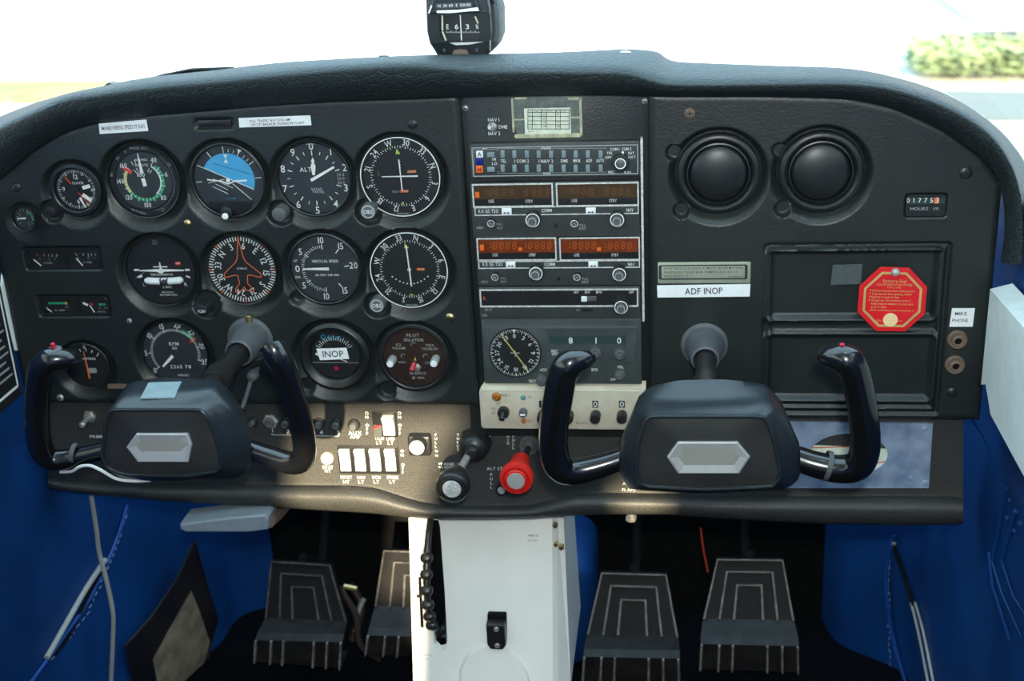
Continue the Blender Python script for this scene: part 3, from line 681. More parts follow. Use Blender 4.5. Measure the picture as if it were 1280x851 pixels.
k = knob_at(t, 282.5, 266, -REC + .004, .0062, .009)
mb = MB((*P(284, 268, 0), 0)); mb.lathe([(.003, -.003), (.0034, .0070), (0, .0076)], n=12); mb.build('knob_tip', M_label, k)
glassdisc(t, c, .036)
# --- altimeter
t, c, R = inst('altimeter', 'altimeter', 'altimeter with white hands and numerals zero to nine, fourth gauge of the top row', .0368, M_dialgrey)
def f(mb):
    for i in range(50):
        if i % 5 == 0: mb.tick(i * 7.2, R * .64, R * .77, .0010, 0)
        elif i % 5 in (2, 3) and i % 5 == 2: mb.tick(i * 7.2 + 3.6, R * .68, R * .77, .0007, 0)
    for k in range(10):
        if k: mb.text(str(k), *pol(k * 36, R * .91 if k != 2 else R * .93), R * .20, 0, xs=.95)
    mb.text('0', 0, R * .90, R * .20, 0, xs=.95); mb.text('ALT', -R * .22, R * .25, R * .12, 0)
    mb.text('100 FEET', 0, R * .97, R * .05, 0)
marks(t, c, f, M_white, 'numerals')
mb = MB(c); mb.poly(rrect(R * .58, R * .90, -R * .18, R * .14, .001), .0001)
mb.m = 1
for k, s in enumerate(('29.8', '29.9', '30.0')): mb.text(s, R * .75, R * (.09 - .11 * k), R * .08, .0003)
mb.build('pressure_window', [M_black, M_dim], t)
def f(mb):
    for k in range(5): x = -R * .13 + k * R * .065; mb.poly([(x, -R * .27), (x + R * .03, -R * .27), (x + R * .11, -R * .42), (x + R * .08, -R * .42)], .0003)
marks(t, c, f, M_dim, 'striped_flag')
ptr(t, c, 62, -R * .10, R * .68, R * .085, M_needle, 'long_hand', .0016, w1=R * .06)
mb = MB(c); a = 2; mb.prism([rot2(p, -a) for p in ((-R * .035, R * .10), (R * .035, R * .10), (R * .07, R * .35), (R * .02, R * .47), (R * .055, R * .47), (0, R * .60), (-R * .055, R * .47), (-R * .02, R * .47), (-R * .07, R * .35))], .0010, .0014); mb.build('short_hand', M_needle, t)
glassdisc(t, c, .0362); knob_at(t, 348.5, 268.5, -REC, .0072, .022, m=M_knobgrey)
# --- course deviation gauges
def compass_card(mb, R, rot, rn, h, names={0: 'N', 90: 'E', 180: 'S', 270: 'W'}):
    for k in range(72):
        a = k * 5 - rot; mb.tick(a, R * (.72 if k % 2 == 0 else .75), R * .79, .0006, 0)
    for k in range(12):
        s = names.get(k * 30, str(k * 3)); a = k * 30 - rot; p = pol(a, R * rn); mb.text(s, *p, h, 0, rot=-a, xs=.82)
def cdi(key, label, rot, hang, horizontal, flags, knobpx):
    t, c, R = inst(key, 'course_deviation_indicator', label, .0395, M_dial, 'flat')
    marks(t, c, lambda mb: mb.ringflat(R * 1.01, R * 1.034, .0043), M_white, 'white_rim')
    marks(t, c, lambda mb: compass_card(mb, R, rot, .88, R * .155), M_white, 'compass_card')
    marks(t, c, lambda mb: (mb.poly([pol(-4 if horizontal else -6, R * .72), pol(-9, R * .58), pol(3, R * .58)], .0004), mb.poly([pol(180, R * .76), pol(177, R * .68), pol(183, R * .68)], .0004)), M_lime, 'lubber_arrow')
    def f(mb):
        if horizontal:
            mb.seg((-R * .50, 0), (R * .44, R * .01), .0007, .0005)
            for k in range(-5, 6): mb.ringflat(0, .0006, .0006, 0, 360, k * R * .085, -R * .005); mb.ringflat(0, .0006, .0006, 0, 360, 0, k * R * .075)
        else:
            for k in range(-5, 6): mb.ringflat(0, .0008, .0006, 0, 360, k * R * .095, -R * (.40 - .008 * k * k))
    marks(t, c, f, M_white, 'deviation_dots')
    if horizontal:
        ptr(t, c, -2, -R * .36, R * .44, .0011, M_needle, 'course_needle'); ptr(t, c, 90.5, -R * .48, R * .44, .0009, M_needle, 'glideslope_needle')
        mb = MB(c); mb.text('GS', R * .22, R * .11, R * .06, .0006); mb.text('NAV', -R * .16, -R * .40, R * .06, .0006); mb.build('lettering', M_dim, t)
        fl = ((R * .30, R * .12), (R * .06, -R * .39))
        marks(t, c, lambda mb: mb.poly(rrect(-R * .59, -R * .56, R * .02, R * .15, .0005), .0004), M_jack, 'red_stripe')
    else:
        ptr(t, c, -3, -R * .46, R * .66, .0013, M_needle, 'course_needle'); marks(t, c, lambda mb: mb.ringflat(.0012, .0019, .0018), M_white, 'centre_ring'); fl = ((R * .30, 0),)
    for (a, b) in fl:
        mb = MB(c); mb.poly(rrect(a - R * .11, a + R * .11, b - R * .035, b + R * .035, .0005), .0005); mb.m = 1
        for k in range(3): mb.poly([(a - R * .08 + k * R * .06, b - R * .025), (a - R * .04 + k * R * .06, b - R * .025), (a - R * .02 + k * R * .06, b + R * .025), (a - R * .06 + k * R * .06, b + R * .025)], .0007)
        mb.build('warning_flag', [M_redprint, M_gold], t)
    mb = MB(c); mb.poly(rrect(-R * .20, R * .20, -R * .99, -R * .92, .0004), .0042); mb.m = 1; mb.text('BENDIX KING', 0, -R * .955, R * .04, .0044, w=R * .3); mb.build('maker_plate', [M_black, M_dim], t)
    glassdisc(t, c, R - .0006); knob_at(t, *knobpx, -REC, .0076, .019, txt='OBS', capm=M_dim, m=M_knobgrey)
cdi('nav_top', 'course gauge with crossed white needles and white rim, right end of the top row', 287, -2, True, 2, (460, 264.7))
cdi('nav_low', 'course gauge with one upright needle and white rim, right end of the middle row', 345, -3, False, 1, (471, 382))
# --- turn coordinator
t, c, R = inst('turn', 'turn_coordinator', 'turn coordinator with white aeroplane and inclinometer, left of the middle row', .0372, M_dial)
mb = MB(c)
mb.prism([(-R * .62, R * .02), (-R * .10, R * .045), (R * .10, R * .045), (R * .70, R * .02), (R * .70, -R * .015), (R * .10, -R * .03), (R * .04, -R * .08), (-R * .04, -R * .08), (-R * .10, -R * .03), (-R * .62, -R * .015)], .0010, .0014)
mb.prism([(-R * .20, R * .10), (R * .22, R * .10), (R * .22, R * .13), (-R * .20, R * .13)], .0010, .0014); mb.prism([(-R * .02, R * .04), (R * .05, R * .04), (R * .015, R * .25), (-R * .005, R * .25)], .0010, .0014); mb.build('miniature_aircraft', M_needle, t)
def f(mb):
    mb.poly(rrect(-R * .80, -R * .64, -R * .01, R * .05, .0004), .0004); mb.poly(rrect(R * .72, R * .86, -R * .02, R * .04, .0004), .0004)
    mb.seg((-R * .72, -R * .20), (-R * .58, -R * .16), R * .06, .0004); mb.seg((R * .72, -R * .17), (R * .84, -R * .22), R * .05, .0004); mb.seg((-R * .78, -R * .22), (-R * .5, -R * .05), .0003, .0004)
    mb.text('TURN COORDINATOR', 0, -R * .125, R * .06, .0004, w=R * .68); mb.text('L', -R * .57, -R * .42, R * .10, .0004); mb.text('R', R * .68, -R * .42, R * .10, .0004); mb.text('2 MIN.', R * .12, -R * .50, R * .07, .0004)
    mb.text('NO PITCH', R * .10, -R * .66, R * .05, .0004); mb.text('INFORMATION', R * .12, -R * .74, R * .05, .0004)
marks(t, c, f, M_white, 'lettering')
marks(t, c, lambda mb: (mb.text('D.C.', -R * .05, R * .88, R * .05, .0004), mb.text('ELEC.', -R * .05, R * .80, R * .05, .0004)), M_dim, 'small_lettering')
mb = MB(c); k = [(R * x, -R * (.32 - .10 * abs(x) ** 2)) for x in np.linspace(-.52, .62, 16)]
mb.tube([(x, y, .0010) for x, y in k], [R * .05] + [R * .105] * 14 + [R * .05], 10); vial = mb.build('inclinometer_tube', M_label, t)
mb = MB(c); [mb.box(R * x - R * .012, R * x + R * .012, -R * .43, -R * .21, .001, .0058, .0003) for x in (-.02, .18)]; mb.build('tube_line', M_black, vial, kind='stuff')
mb = MB(c); mb.lathe([(R * .085, .0040), (R * .08, .0062), (R * .04, .0072), (0, .0075)], R * .08, -R * .32, 16); mb.build('ball', M_black, vial)
mb = MB(c); mb.poly(rrect(R * .46, R * .62, R * .16, R * .26, .0008), .0004); mb.m = 1; mb.text('OFF', R * .54, R * .21, R * .05, .0006); mb.build('warning_flag', [M_red, M_label], t)
glassdisc(t, c, R - .0006, .0045)
# --- heading gyro
t, c, R = inst('gyro', 'heading_indicator', 'heading gyro with orange aeroplane outline and big compass letters', .0368, M_dial)
rot = 50
def f(mb):
    for k in range(72): mb.tick(k * 5 - rot, R * (.86 if k % 2 else .83), R * .98, .0012, 0)
    nm = {0: 'N', 90: 'E', 180: 'S', 270: 'W'}
    for k in range(12): a = k * 30 - rot; mb.text(nm.get(k * 30, str(k * 3)), *pol(a, R * .71), R * .19, 0, rot=-a, xs=.85)
marks(t, c, f, M_white, 'compass_card')
mb = MB(c)
for a in range(0, 360, 45): mb.tick(a, R * .90, R * 1.0, .0013, .0004)
ol = [(0, .92), (.055, .62), (.09, .36), (.16, .22), (.54, -.12), (.54, -.24), (.22, -.16), (.14, -.18), (.12, -.42), (.26, -.58), (.27, -.68), (.06, -.62), (0, -.52)]
ol = ol + [(-x, y) for x, y in ol[-2::-1]]
for i in range(len(ol)): a, b = ol[i - 1], ol[i]; mb.seg((a[0] * R, a[1] * R), (b[0] * R, b[1] * R), .0009, .0010)
mb.build('aircraft_outline', M_orange, t); marks(t, c, lambda mb: mb.text('GYRO', 0, R * .03, R * .05, .0006, w=R * .3), M_white, 'lettering')
glassdisc(t, c, R - .0006); knob_at(t, 252, 389, -REC, .0062, .022, txt='PUSH', capm=None, m=M_knob)
# --- vertical speed
t, c, R = inst('climb', 'vertical_speed_indicator', 'vertical speed gauge with one white pointer at zero, third of the middle row', .0362, M_dialgrey)
va = {0: 270, 5: 307, 10: 357, 15: 38, 20: 86}
def f(mb):
    for s in (1, -1):
        for k, a0 in ((5, 37), (10, 87), (15, 128), (20, 174)):
            if k == 20 and s < 0: continue
            a = 270 + s * a0; mb.tick(a, R * .58, R * .72, .0010, 0); mb.text(str(k), *pol(a, R * .85), R * .19, 0, xs=.85)
        for j in range(1, 16): mb.tick(270 + s * j * 87 / 16, R * .62, R * (.70 if j % 4 else .73), .0006, 0)
    mb.text('0', -R * .82, R * .0, R * .20, 0); mb.text('VERTICAL SPEED', R * .02, R * .22, R * .075, 0, w=R * .78); mb.text('100 FEET PER MIN', R * .04, -R * .20, R * .06, 0, w=R * .70)
    mb.text('UP', -R * .86, R * .24, R * .07, 0); mb.text('DN', -R * .84, -R * .26, R * .07, 0)
marks(t, c, f, M_white, 'numerals'); ptr(t, c, 270, -R * .12, R * .66, R * .09, M_needle, 'pointer', .0012, w1=R * .04); glassdisc(t, c, R - .0006)
# --- tachometer
t, c, R = inst('tach', 'tachometer', 'tachometer with short white pointer at zero above the left yoke', .0362, M_dialgrey)
ta = {0: 232, 5: 270, 10: 308, 15: 341, 20: 372, 25: 402, 30: 435, 35: 468}
tf = lambda k: float(np.interp(k, list(ta), list(ta.values())))
marks(t, c, lambda mb: mb.ringflat(R * .70, R * .82, .0003, tf(22.0), tf(26.6)), M_green, 'green_arc'); marks(t, c, lambda mb: mb.tick(tf(27), R * .62, R * .86, R * .06, .0004), M_redprint, 'red_line')
def f(mb):
    for k in range(0, 71): mb.tick(tf(k / 2), R * .70, R * (.84 if k % 10 == 0 else .78), .0009 if k % 10 == 0 else .0005, .0005)
    for k in range(0, 36, 5): a = tf(k); mb.text(str(k), *pol(a, R * .92), R * .17, .0005, rot=-a if k in (10, 20, 25, 30) else 0, xs=.85)
    mb.text('RPM', 0, R * .30, R * .11, .0005); mb.text('100', 0, R * .16, R * .08, .0005); mb.text('HOURS', R * .15, -R * .72, R * .07, .0005)
marks(t, c, f, M_white, 'numerals')
mb = MB(c); mb.poly(rrect(-R * .28, R * .48, -R * .52, -R * .36, .0006), .0003); mb.m = 1; mb.text('2265 78', R * .10, -R * .44, R * .11, .0005, w=R * .66); mb.build('hour_counter', [M_black, M_white], t)
ptr(t, c, 226, R * .0 + R * .12, R * .62, R * .10, M_needle, 'pointer', .0012, w1=R * .06); glassdisc(t, c, R - .0006)
# --- ammeter
t, c, R = inst('ammeter', 'ammeter', 'ammeter with orange needle partly behind the left yoke grip', .0248, M_dial)
def f(mb):
    for a in (-45, -22, 0, 22, 45): mb.tick(a + 5, R * .66, R * .80, .0009, 0)
    mb.text('0', 0, R * .86, R * .16, 0); mb.text('-60', *pol(-52, R * .82), R * .13, 0); mb.text('+', *pol(48, R * .82), R * .13, 0); mb.text('AMPERES', R * .1, R * .30, R * .11, 0)
marks(t, c, f, M_white, 'numerals'); mb = MB(c); mb.poly(rrect(-R * .04, R * .40, -R * .38, -R * .14, .001), .0004); mb.build('needle_hub', M_dim, t); ptr(t, c, -3, -R * .62, R * .66, R * .09, M_orange, 'pointer', .0012, w1=R * .03); glassdisc(t, c, R - .0004)
# --- suction gauge with INOP sticker
t, c, R = inst('suction', 'suction_gauge', 'deep rimmed gauge covered by a white INOP sticker, third of the bottom row', .0265, M_dial, 'deep')
def f(mb):
    for k in range(17): mb.tick(-60 + k * 7.5, R * .66, R * (.80 if k % 2 else .86), .0007, .0002)
    mb.seg((-R * .97, -R * .30), (R * .97, -R * .32), .0003, .0003)
marks(t, c, f, M_white, 'scale'); marks(t, c, lambda mb: (mb.text('Alcor', R * .02, R * .80, R * .16, .0003), mb.ringflat(R * .07, R * .10, .0003, 0, 360, -R * .42, R * .80)), M_cyan, 'maker_lettering')
marks(t, c, lambda mb: mb.ringflat(0, R * .10, .0005, 0, 360, -R * .0, -R * .56), M_redlens, 'red_spot')
ptr(t, c, 0, 0, .001, .001, M_needle, 'pointer_pin', .0008); mb = MB(c); mb.seg((-R * .80, R * .10), (-R * .34, -R * .17), R * .08, .0009, R * .08, .0003); mb.seg((R * .08, -R * .10), (R * .48, -R * .26), R * .03, .0009, R * .03, .0003); mb.build('pointer', M_needle, t)
glassdisc(t, c, R * 1.06, .0022)
c2 = (c[0], c[1], c[2] + .0030); mb = MB(c2)
st = [(-R * .72, R * .34), (R * .53, R * .38), (R * .60, -R * .10), (-R * .62, -R * .16)]; mb.prism(st, 0, .0003); mb.m = 1; mb.text('INOP', -R * .05, R * .115, R * .27, .0005, rot=1, w=R * .86); o = mb.build('inop_sticker', [M_label, M_black]); tag(o, 'white INOP sticker stuck across the deep rimmed gauge glass', 'sticker')
# --- intercom
t, c, R = inst('intercom', 'intercom_panel', 'round brown intercom with red lever and two silver knobs, end of the bottom row', .0335, M_brown, cat='intercom')
def f(mb):
    mb.text('PILOT', 0, R * .74, R * .10, 0); mb.text('ISOLATION', R * .02, R * .58, R * .10, 0, w=R * .62); mb.text('ICS', -R * .48, R * .42, R * .08, 0); mb.text('VOLUME', -R * .48, R * .30, R * .08, 0, w=R * .44); mb.text('VOX', R * .52, R * .40, R * .08, 0); mb.text('SQUELCH', R * .52, R * .28, R * .08, 0, w=R * .5)
    mb.text('MAX', -R * .42, -R * .18, R * .07, 0); mb.text('LO', R * .40, -R * .20, R * .07, 0); mb.text('INTERVOX', R * .08, -R * .56, R * .10, 0, w=R * .52); mb.text('PMA', R * .16, -R * .72, R * .08, 0)
    for a in range(0, 180, 45): mb.seg((-R * .08 - R * .06 * math.cos(math.radians(a)), -R * .72 - R * .06 * math.sin(math.radians(a))), (-R * .08 + R * .06 * math.cos(math.radians(a)), -R * .72 + R * .06 * math.sin(math.radians(a))), .0004, 0)
    for (x, y) in ((0, R * .42), (-R * .36, R * .02), (R * .36, R * .02)): mb.ringflat(R * .06, R * .08, 0, -120, 60, x, y)
marks(t, c, f, M_dim, 'lettering')
for zx, zy in ((742, 320), (1060, 318)):
    u, v = P(*q('C5', zx, zy), -.004 + .014); mb = MB((u, v, c[2])); mb.lathe([(.0046, 0), (.0046, .004), (.0042, .0135), (.0036, .0145), (0, .0147)], n=20); k = mb.build('knob', M_chrome, t); mb = MB((u, v, c[2])); mb.lathe([(.0036, .0142), (.0034, .0152), (0, .0153)], n=16); mb.build('white_cap', M_label, k)
u, v = P(*q('C5', 938, 345), -.004); mb = MB((u, v, c[2])); mb.lathe([(.0048, 0), (.0044, .002), (.002, .003), (0, .003)], n=6); mb.build('nut', M_steel, t)
mb = MB((u, v, c[2])); mb.tube([(-.001, .011, .006), (-.001, .008, .006)], .0022, 10); mb.tube([(-.0005, .010, .003), (-.0005, .0145, .003)], .0007, 6); mb.build('lever_pin', M_brass, t)
mb = MB((u, v, c[2])); mb.tube([(-.001, .008, .006), (-.0035, .001, .012)], [.0022, .0032], 12); mb.build('lever', M_redlens, t)
# --- small vacuum gauge
t, c, R = inst('small', 'vacuum_gauge', 'tiny round gauge with green arc at the far left edge', .0120, M_dialgrey)
marks(t, c, lambda mb: mb.ringflat(R * .60, R * .75, .0002, 20, 110), M_green, 'green_arc')
def f(mb):
    for k in range(12): mb.tick(-130 + k * 26, R * .62, R * .82, .0005, .0003)
    for k, a in ((3, -60), (5, 40), (7, 150)): mb.text(str(k), *pol(a, R * .5), R * .2, .0003)
marks(t, c, f, M_dim, 'scale'); ptr(t, c, 268, -R * .1, R * .72, R * .16, M_needle, 'pointer', w1=R * .08); glassdisc(t, c, R - .0005)
# --- twin gauge clusters
def cluster(key, name, label, d=-.0055):
    r = RBX[key]; t = thing(name, label, 'gauge', (r[0] + r[1]) / 2, (r[2] + r[3]) / 2, d)
    a = .0022; mb = MB(); mb.plate(rrect(r[0] + a, r[1] - a, r[2] + a, r[3] - a, .003), [rrect(r[0] + a + .0022, r[1] - a - .0022, r[2] + a + .0025, r[3] - a - .0022, .002)], d - .001, d + .0035); mb.build('frame', M_bezel, t)
    mb = MB(); mb.poly(rrect(r[0] + a, r[1] - a, r[2] + a, r[3] - a, .003), d + .0004); mb.build('dial', M_dial, t)
    m = r[0] + (r[1] - r[0]) * .51; mb = MB(); mb.box(m - .004, m + .004, r[2] + a, r[3] - a, d + .0004, d + .0018, .0005); mb.build('divider', M_bezel, t)
    mb = MB(); mb.poly(rrect(r[0] + a, r[1] - a, r[2] + a, r[3] - a, .003), d + .0028); mb.build('glass', M_glass, t)
    return t, Face('C1', d + .0008), d + .0008
def segs(F, t, L, m, name, w=.0009):
    mb = MB(); [mb.seg(F.xy(a, b), F.xy(c_, e), w, F.d) for a, b, c_, e in L]; return mb.build(name, m, t)
t, F, d = cluster('fuel', 'fuel_gauges', 'twin fuel gauges in one rectangular window at the left edge')
segs(F, t, [(215, 145, 235, 172)], M_redprint, 'empty_mark'); segs(F, t, [(295, 148, 303, 172), (345, 148, 350, 180), (384, 148, 386, 180), (437, 148, 428, 178), (630, 140, 650, 168), (710, 140, 720, 168), (768, 140, 770, 178), (805, 140, 803, 170), (852, 140, 840, 165)], M_dim, 'scale')
segs(F, t, [(190, 208, 295, 296), (640, 192, 735, 300)], M_needle, 'pointers', .0013)
mb = MB(); [mb.text(s, *F.xy(x, y), h, d) for s, x, y, h in (('L FUEL', 345, 243, .0022), ('R FUEL', 765, 236, .0022), ('E', 252, 198, .0018), ('10', 357, 205, .0018), ('F', 418, 203, .0018), ('E', 665, 190, .0018), ('10', 770, 188, .0018), ('F', 832, 190, .0018))]; mb.build('lettering', M_dim, t)
t, F, d = cluster('oil', 'oil_gauges', 'twin oil temperature and pressure gauges with green bars at left')
segs(F, t, [(345, 671, 520, 671), (880, 685, 955, 685)], M_green, 'green_bars', .0026); segs(F, t, [(520, 671, 545, 671)], M_gold, 'gold_mark', .003); segs(F, t, [(790, 668, 818, 692)], M_red, 'red_mark', .002); segs(F, t, [(710, 668, 765, 692)], M_label, 'white_block', .0026)
segs(F, t, [(322, 718, 412, 792), (785, 692, 855, 800)], M_needle, 'pointers', .0012); segs(F, t, [(250, 610, 930, 603), (930, 603, 960, 635), (250, 640, 293, 785)], M_dim, 'edge_line', .0005)
mb = MB(); [mb.text(s, *F.xy(x, y), h, d) for s, x, y, h in (('OIL TEMP', 465, 747, .0020), ('PRESS', 912, 762, .0022), ('245', 540, 712, .0019), ('60', 893, 722, .0018), ('100', 955, 722, .0018))]; mb.build('lettering', M_dim, t)

# ================================================================== PLACARDS
def placard(name, label, quadpx, d, m, lines=(), tm=M_black, cat='placard', th=.0006, frame=None, bev=0):
    """lines: (text, px, py, cap height m, width m, rotation)"""
    pts = [P(x, y, d) for x, y in quadpx]; mb = MB(); mb.prism(pts, d, d + th, bev)
    mb.m = 1
    for s, x, y, h, w, r in lines: mb.text(s, *P(x, y, d), h, d + th + .0003, rot=r, w=w)
    o = mb.build(name, [m, tm]); tag(o, label, cat); return o
placard('speed_placard', 'white speed placard at upper left above the airspeed indicator', [(123.5, 154.5), (183, 149.3), (185.5, 163.5), (125, 167.3)], .0004, M_label, [('MANEUVERING SPEED 97 KIAS', 154.5, 158.8, .0042, .046, 2.0)])
placard('circuit_placard', 'white two-line circuit breaker placard above the altimeter', [(298.5, 147.5), (388, 144), (389.3, 156.3), (299.5, 159.2)], .0004, M_label, [('PULL TRAFFIC WATCH 10 AMP', 338, 150.3, .0026, .042, 1.2), ('CIRCUIT BREAKER DURING IFR FLIGHT', 347, 154.5, .0026, .056, 1.2)])
r = RBX['blank']; mb = MB(); mb.box(r[0] + .004, r[1] - .004, r[2] + .0035, r[3] - .003, -.0035, -.0012, .001, .0006); o = mb.build('blank_plate', M_bezel); tag(o, 'blank black plate set into the panel above the attitude indicator', 'plate')
placard('brown_strip', 'thin brown label strip partly hidden behind the left yoke hub', [(135, 479.5), (158, 479.5), (158, 485.5), (135, 485.5)], .0004, M_jack, cat='label')
mb = MB((*P(312, 399.5, 0), 0)); mb.box(-.0035, .0035, -.006, .006, -.001, .004, .002, .001); o = mb.build('brass_tab', M_brass); tag(o, 'small brass tab just above the left yoke shaft', 'tab')
# right side placards
F = Face('C3', 0)
t = thing('winter_placard', 'olive grey metal winterization placard above the ADF INOP sticker', 'placard', *F.xy(640, 205), 0)
r = F.rect(72, 72, 1212, 332); mb = MB(); mb.box(*r, 0, .0010, .0012, .0003); mb.build('plate', M_placard, t)
r = F.rect(84, 103, 1175, 284); r2 = F.rect(116, 116, 1142, 268); mb = MB(); mb.plate(rrect(*r, .002), [rrect(*r2, .001)], .0009, .0013)
k = F.sx(640, 200)
for s, x0, x1, y in (('WINTERIZATION KIT MUST BE REMOVED', 146, 1110, 143), ('WHEN OUTSIDE AIR TEMPERATURE IS', 146, 1045, 192), ('ABOVE 20° F', 146, 440, 241)): mb.text(s, *F.xy((x0 + x1) / 2, y), 26 * k, .0014, w=(x1 - x0) * k, track=.45)
mb.text('0501052-2', *F.xy(1025, 247), 14 * k, .0014, w=180 * k); mb.build('lettering', M_black, t)
placard('adf_inop_sticker', 'white ADF INOP sticker left of the glovebox', [(821.3, 356.5), (938, 354.8), (937, 370.4), (821.8, 371.6)], .0004, M_label, [('ADF INOP', 879.5, 363.3, .0066, .0375, 1.2)], cat='sticker')
placard('jack_sticker', 'white MIKE PHONE sticker above the headset jacks', [(1190, 385), (1218.5, 385), (1215.8, 408), (1186.5, 408)], .0004, M_label, [('MIKE', 1201, 391.5, .0034, .0112, 0), ('PHONE', 1200, 400, .0034, .0150, 0)], cat='sticker')
# red octagonal tag hung from a screw
F = Face('C2', .006); ctr = F.xy(418, 408); k = F.sx(418, 408); ky = F.sy(418, 408)
t = thing('octagon_tag', 'bright red octagonal instruction tag hanging from a screw on the glovebox', 'tag', *ctr, .006)
octp = [F.xy(x, y) for x, y in ((305, 105), (578, 112), (745, 292), (722, 548), (540, 710), (262, 706), (90, 530), (108, 285))]
def scl(p, s): return (ctr[0] + (p[0] - ctr[0]) * s, ctr[1] + (p[1] - ctr[1]) * s)
mb = MB(); mb.prism(octp, .0045, .0060, .0002, back=True); mb.build('tag_plate', M_tagred, t)
mb = MB(); mb.plate([scl(p, .86) for p in octp], [[scl(p, .79) for p in octp]], .006, .0063); mb.build('gold_border', M_gold, t)
mb = MB()
for s, x, y, h, w in (('Battery-Seal', 440, 234, 30, 220), ('COLOR INDICATOR SYSTEM', 437, 270, 21, 330), ('INSTRUCTIONS', 433, 297, 12, 130), ('Remove button from sealed pocket', 430, 326, 21, 400), ('Snap button into opening below', 413, 356, 21, 370), ('Replace in expired time', 350, 384, 21, 260), ('Dangerous CO condition exists if', 408, 416, 21, 370), ('beige button changes to gray dark', 416, 448, 21, 400), ('gray or black', 290, 476, 21, 150), ('SAFETY ASSURANCE CORP AVON PARK FL', 410, 512, 14, 420), ('Date', 292, 603, 22, 45), ('opened', 492, 608, 14, 40)):
    mb.text(s, *F.xy(x, y), h * ky, .0063, rot=-1.5, w=w * k)
for y, x in ((318, 212), (348, 206), (380, 203), (410, 200)): mb.ringflat(0, 7 * k, .0063, 0, 360, *F.xy(x, y))
mb.build('lettering', M_gold, t)
mb = MB((*F.xy(398, 600), 0)); mb.prism(circ(0, 0, 70 * k, 28), .006, .0068, .0003); mb.build('cream_button', M_cream, t)
mb = MB((*F.xy(447, 150), 0)); mb.lathe([(40 * k, .0058), (40 * k, .0072), (30 * k, .0088), (0, .0095)], n=20); mb.box(-24 * k, 24 * k, -4 * k, 4 * k, .0090, .0098, .0001); mb.build('hanging_screw', M_chrome, t)
mb = MB(); mb.prism([P(1041, 331, -.002), P(1078, 330, -.002), P(1076, 355, -.002), P(1038, 356, -.002)], -.0025, -.0008, .0005); o = mb.build('velcro_patch', M_velcro); tag(o, 'square grey velcro patch on the glovebox door left of the red tag', 'patch')
# air vents
for cc, lb in ((V1, 'round black air vent with domed centre, left of the pair'), (V2, 'round black air vent with domed centre, right of the pair')):
    t = thing('air_vent', lb, 'air vent', cc[0], cc[1], -.0085); mb = MB((*cc, -.0085))
    mb.lathe([(.0405, 0), (.0405, .006), (.0395, .0085), (.0375, .0098), (.0350, .0098), (.0330, .0080), (.0318, .0055), (.0308, .0078), (.0294, .0082), (.0286, .0050), (.0284, .002)], n=72); mb.build('vent_ring', M_bezel, t)
    mb = MB((*cc, -.0085)); mb.lathe([(.0284, .002)] + [(.0282 * math.cos(a), .0030 + .0075 * math.sin(a)) for a in np.linspace(0, PI / 2, 12)], n=64); mb.build('vent_dome', M_bezel, t)
# hour meter
d = -.0045; r = HMR; F = Face('8', d); t = thing('hour_meter', 'small black hour meter with white digits at upper right', 'meter', (r[0] + r[1]) / 2, (r[2] + r[3]) / 2, d)
mb = MB(); mb.plate(rrect(r[0] + .002, r[1] - .002, r[2] + .002, r[3] - .002, .003), [rrect(*F.rect(888, 362, 1018, 384), .0005)], d - .001, d + .003); mb.build('case', M_bezel, t)
mb = MB(); mb.poly(rrect(*F.rect(888, 362, 1018, 384), .0005), d + .001); mb.m = 1
for i, ch in enumerate('017753'): mb.text(ch, *F.xy(893 + i * 19.5, 373), .0046, d + .0014)
mb.m = 2; mb.poly(rrect(*F.rect(979, 363, 996, 383), .0003), d + .0012); mb.build('counter', [M_window, M_white, M_orange], t)
mb = MB(); mb.text('HOURS', *F.xy(929, 399), .0030, d + .0033, w=.0165); mb.text('1/10', *F.xy(985, 399), .0026, d + .0033); mb.build('lettering', M_dim, t)
# headset jacks
for (px, py), lb in (((1196.5, 424), 'brown headset jack, upper of the two below the MIKE PHONE sticker'), ((1193.5, 455.5), 'brown headset jack, lower of the two at the right edge')):
    x, z = P(px, py, 0); t = thing('headset_jack', lb, 'jack', x, z, 0); mb = MB((x, z, 0)); mb.lathe([(.0100, -.001), (.0098, .002), (.0085, .0035), (.0070, .0030), (.0060, .0025)], n=24); mb.build('washer', M_jack, t)
    mb = MB((x, z, 0)); mb.lathe([(.0060, .0022), (.0058, .006), (.0048, .0068), (.0036, .0066), (.0034, .001)], n=20); mb.build('barrel', M_jack, t); mb = MB((x, z, 0)); mb.poly(circ(0, 0, .0035, 16), .0045); mb.build('bore', M_dark, t)

# ================================================================== RADIO STACK
def txt(parent, F, L, m, d, name='lettering'):
    mb = MB()
    for it in L:
        s, x, y, h = it[:4]; w = it[4] if len(it) > 4 else None; ky = F.sy(x, y)
        mb.text(s, *F.xy(x, y), h * ky, d, w=(w * F.sx(x, y)) if w else None)
    return mb.build(name, m, parent)
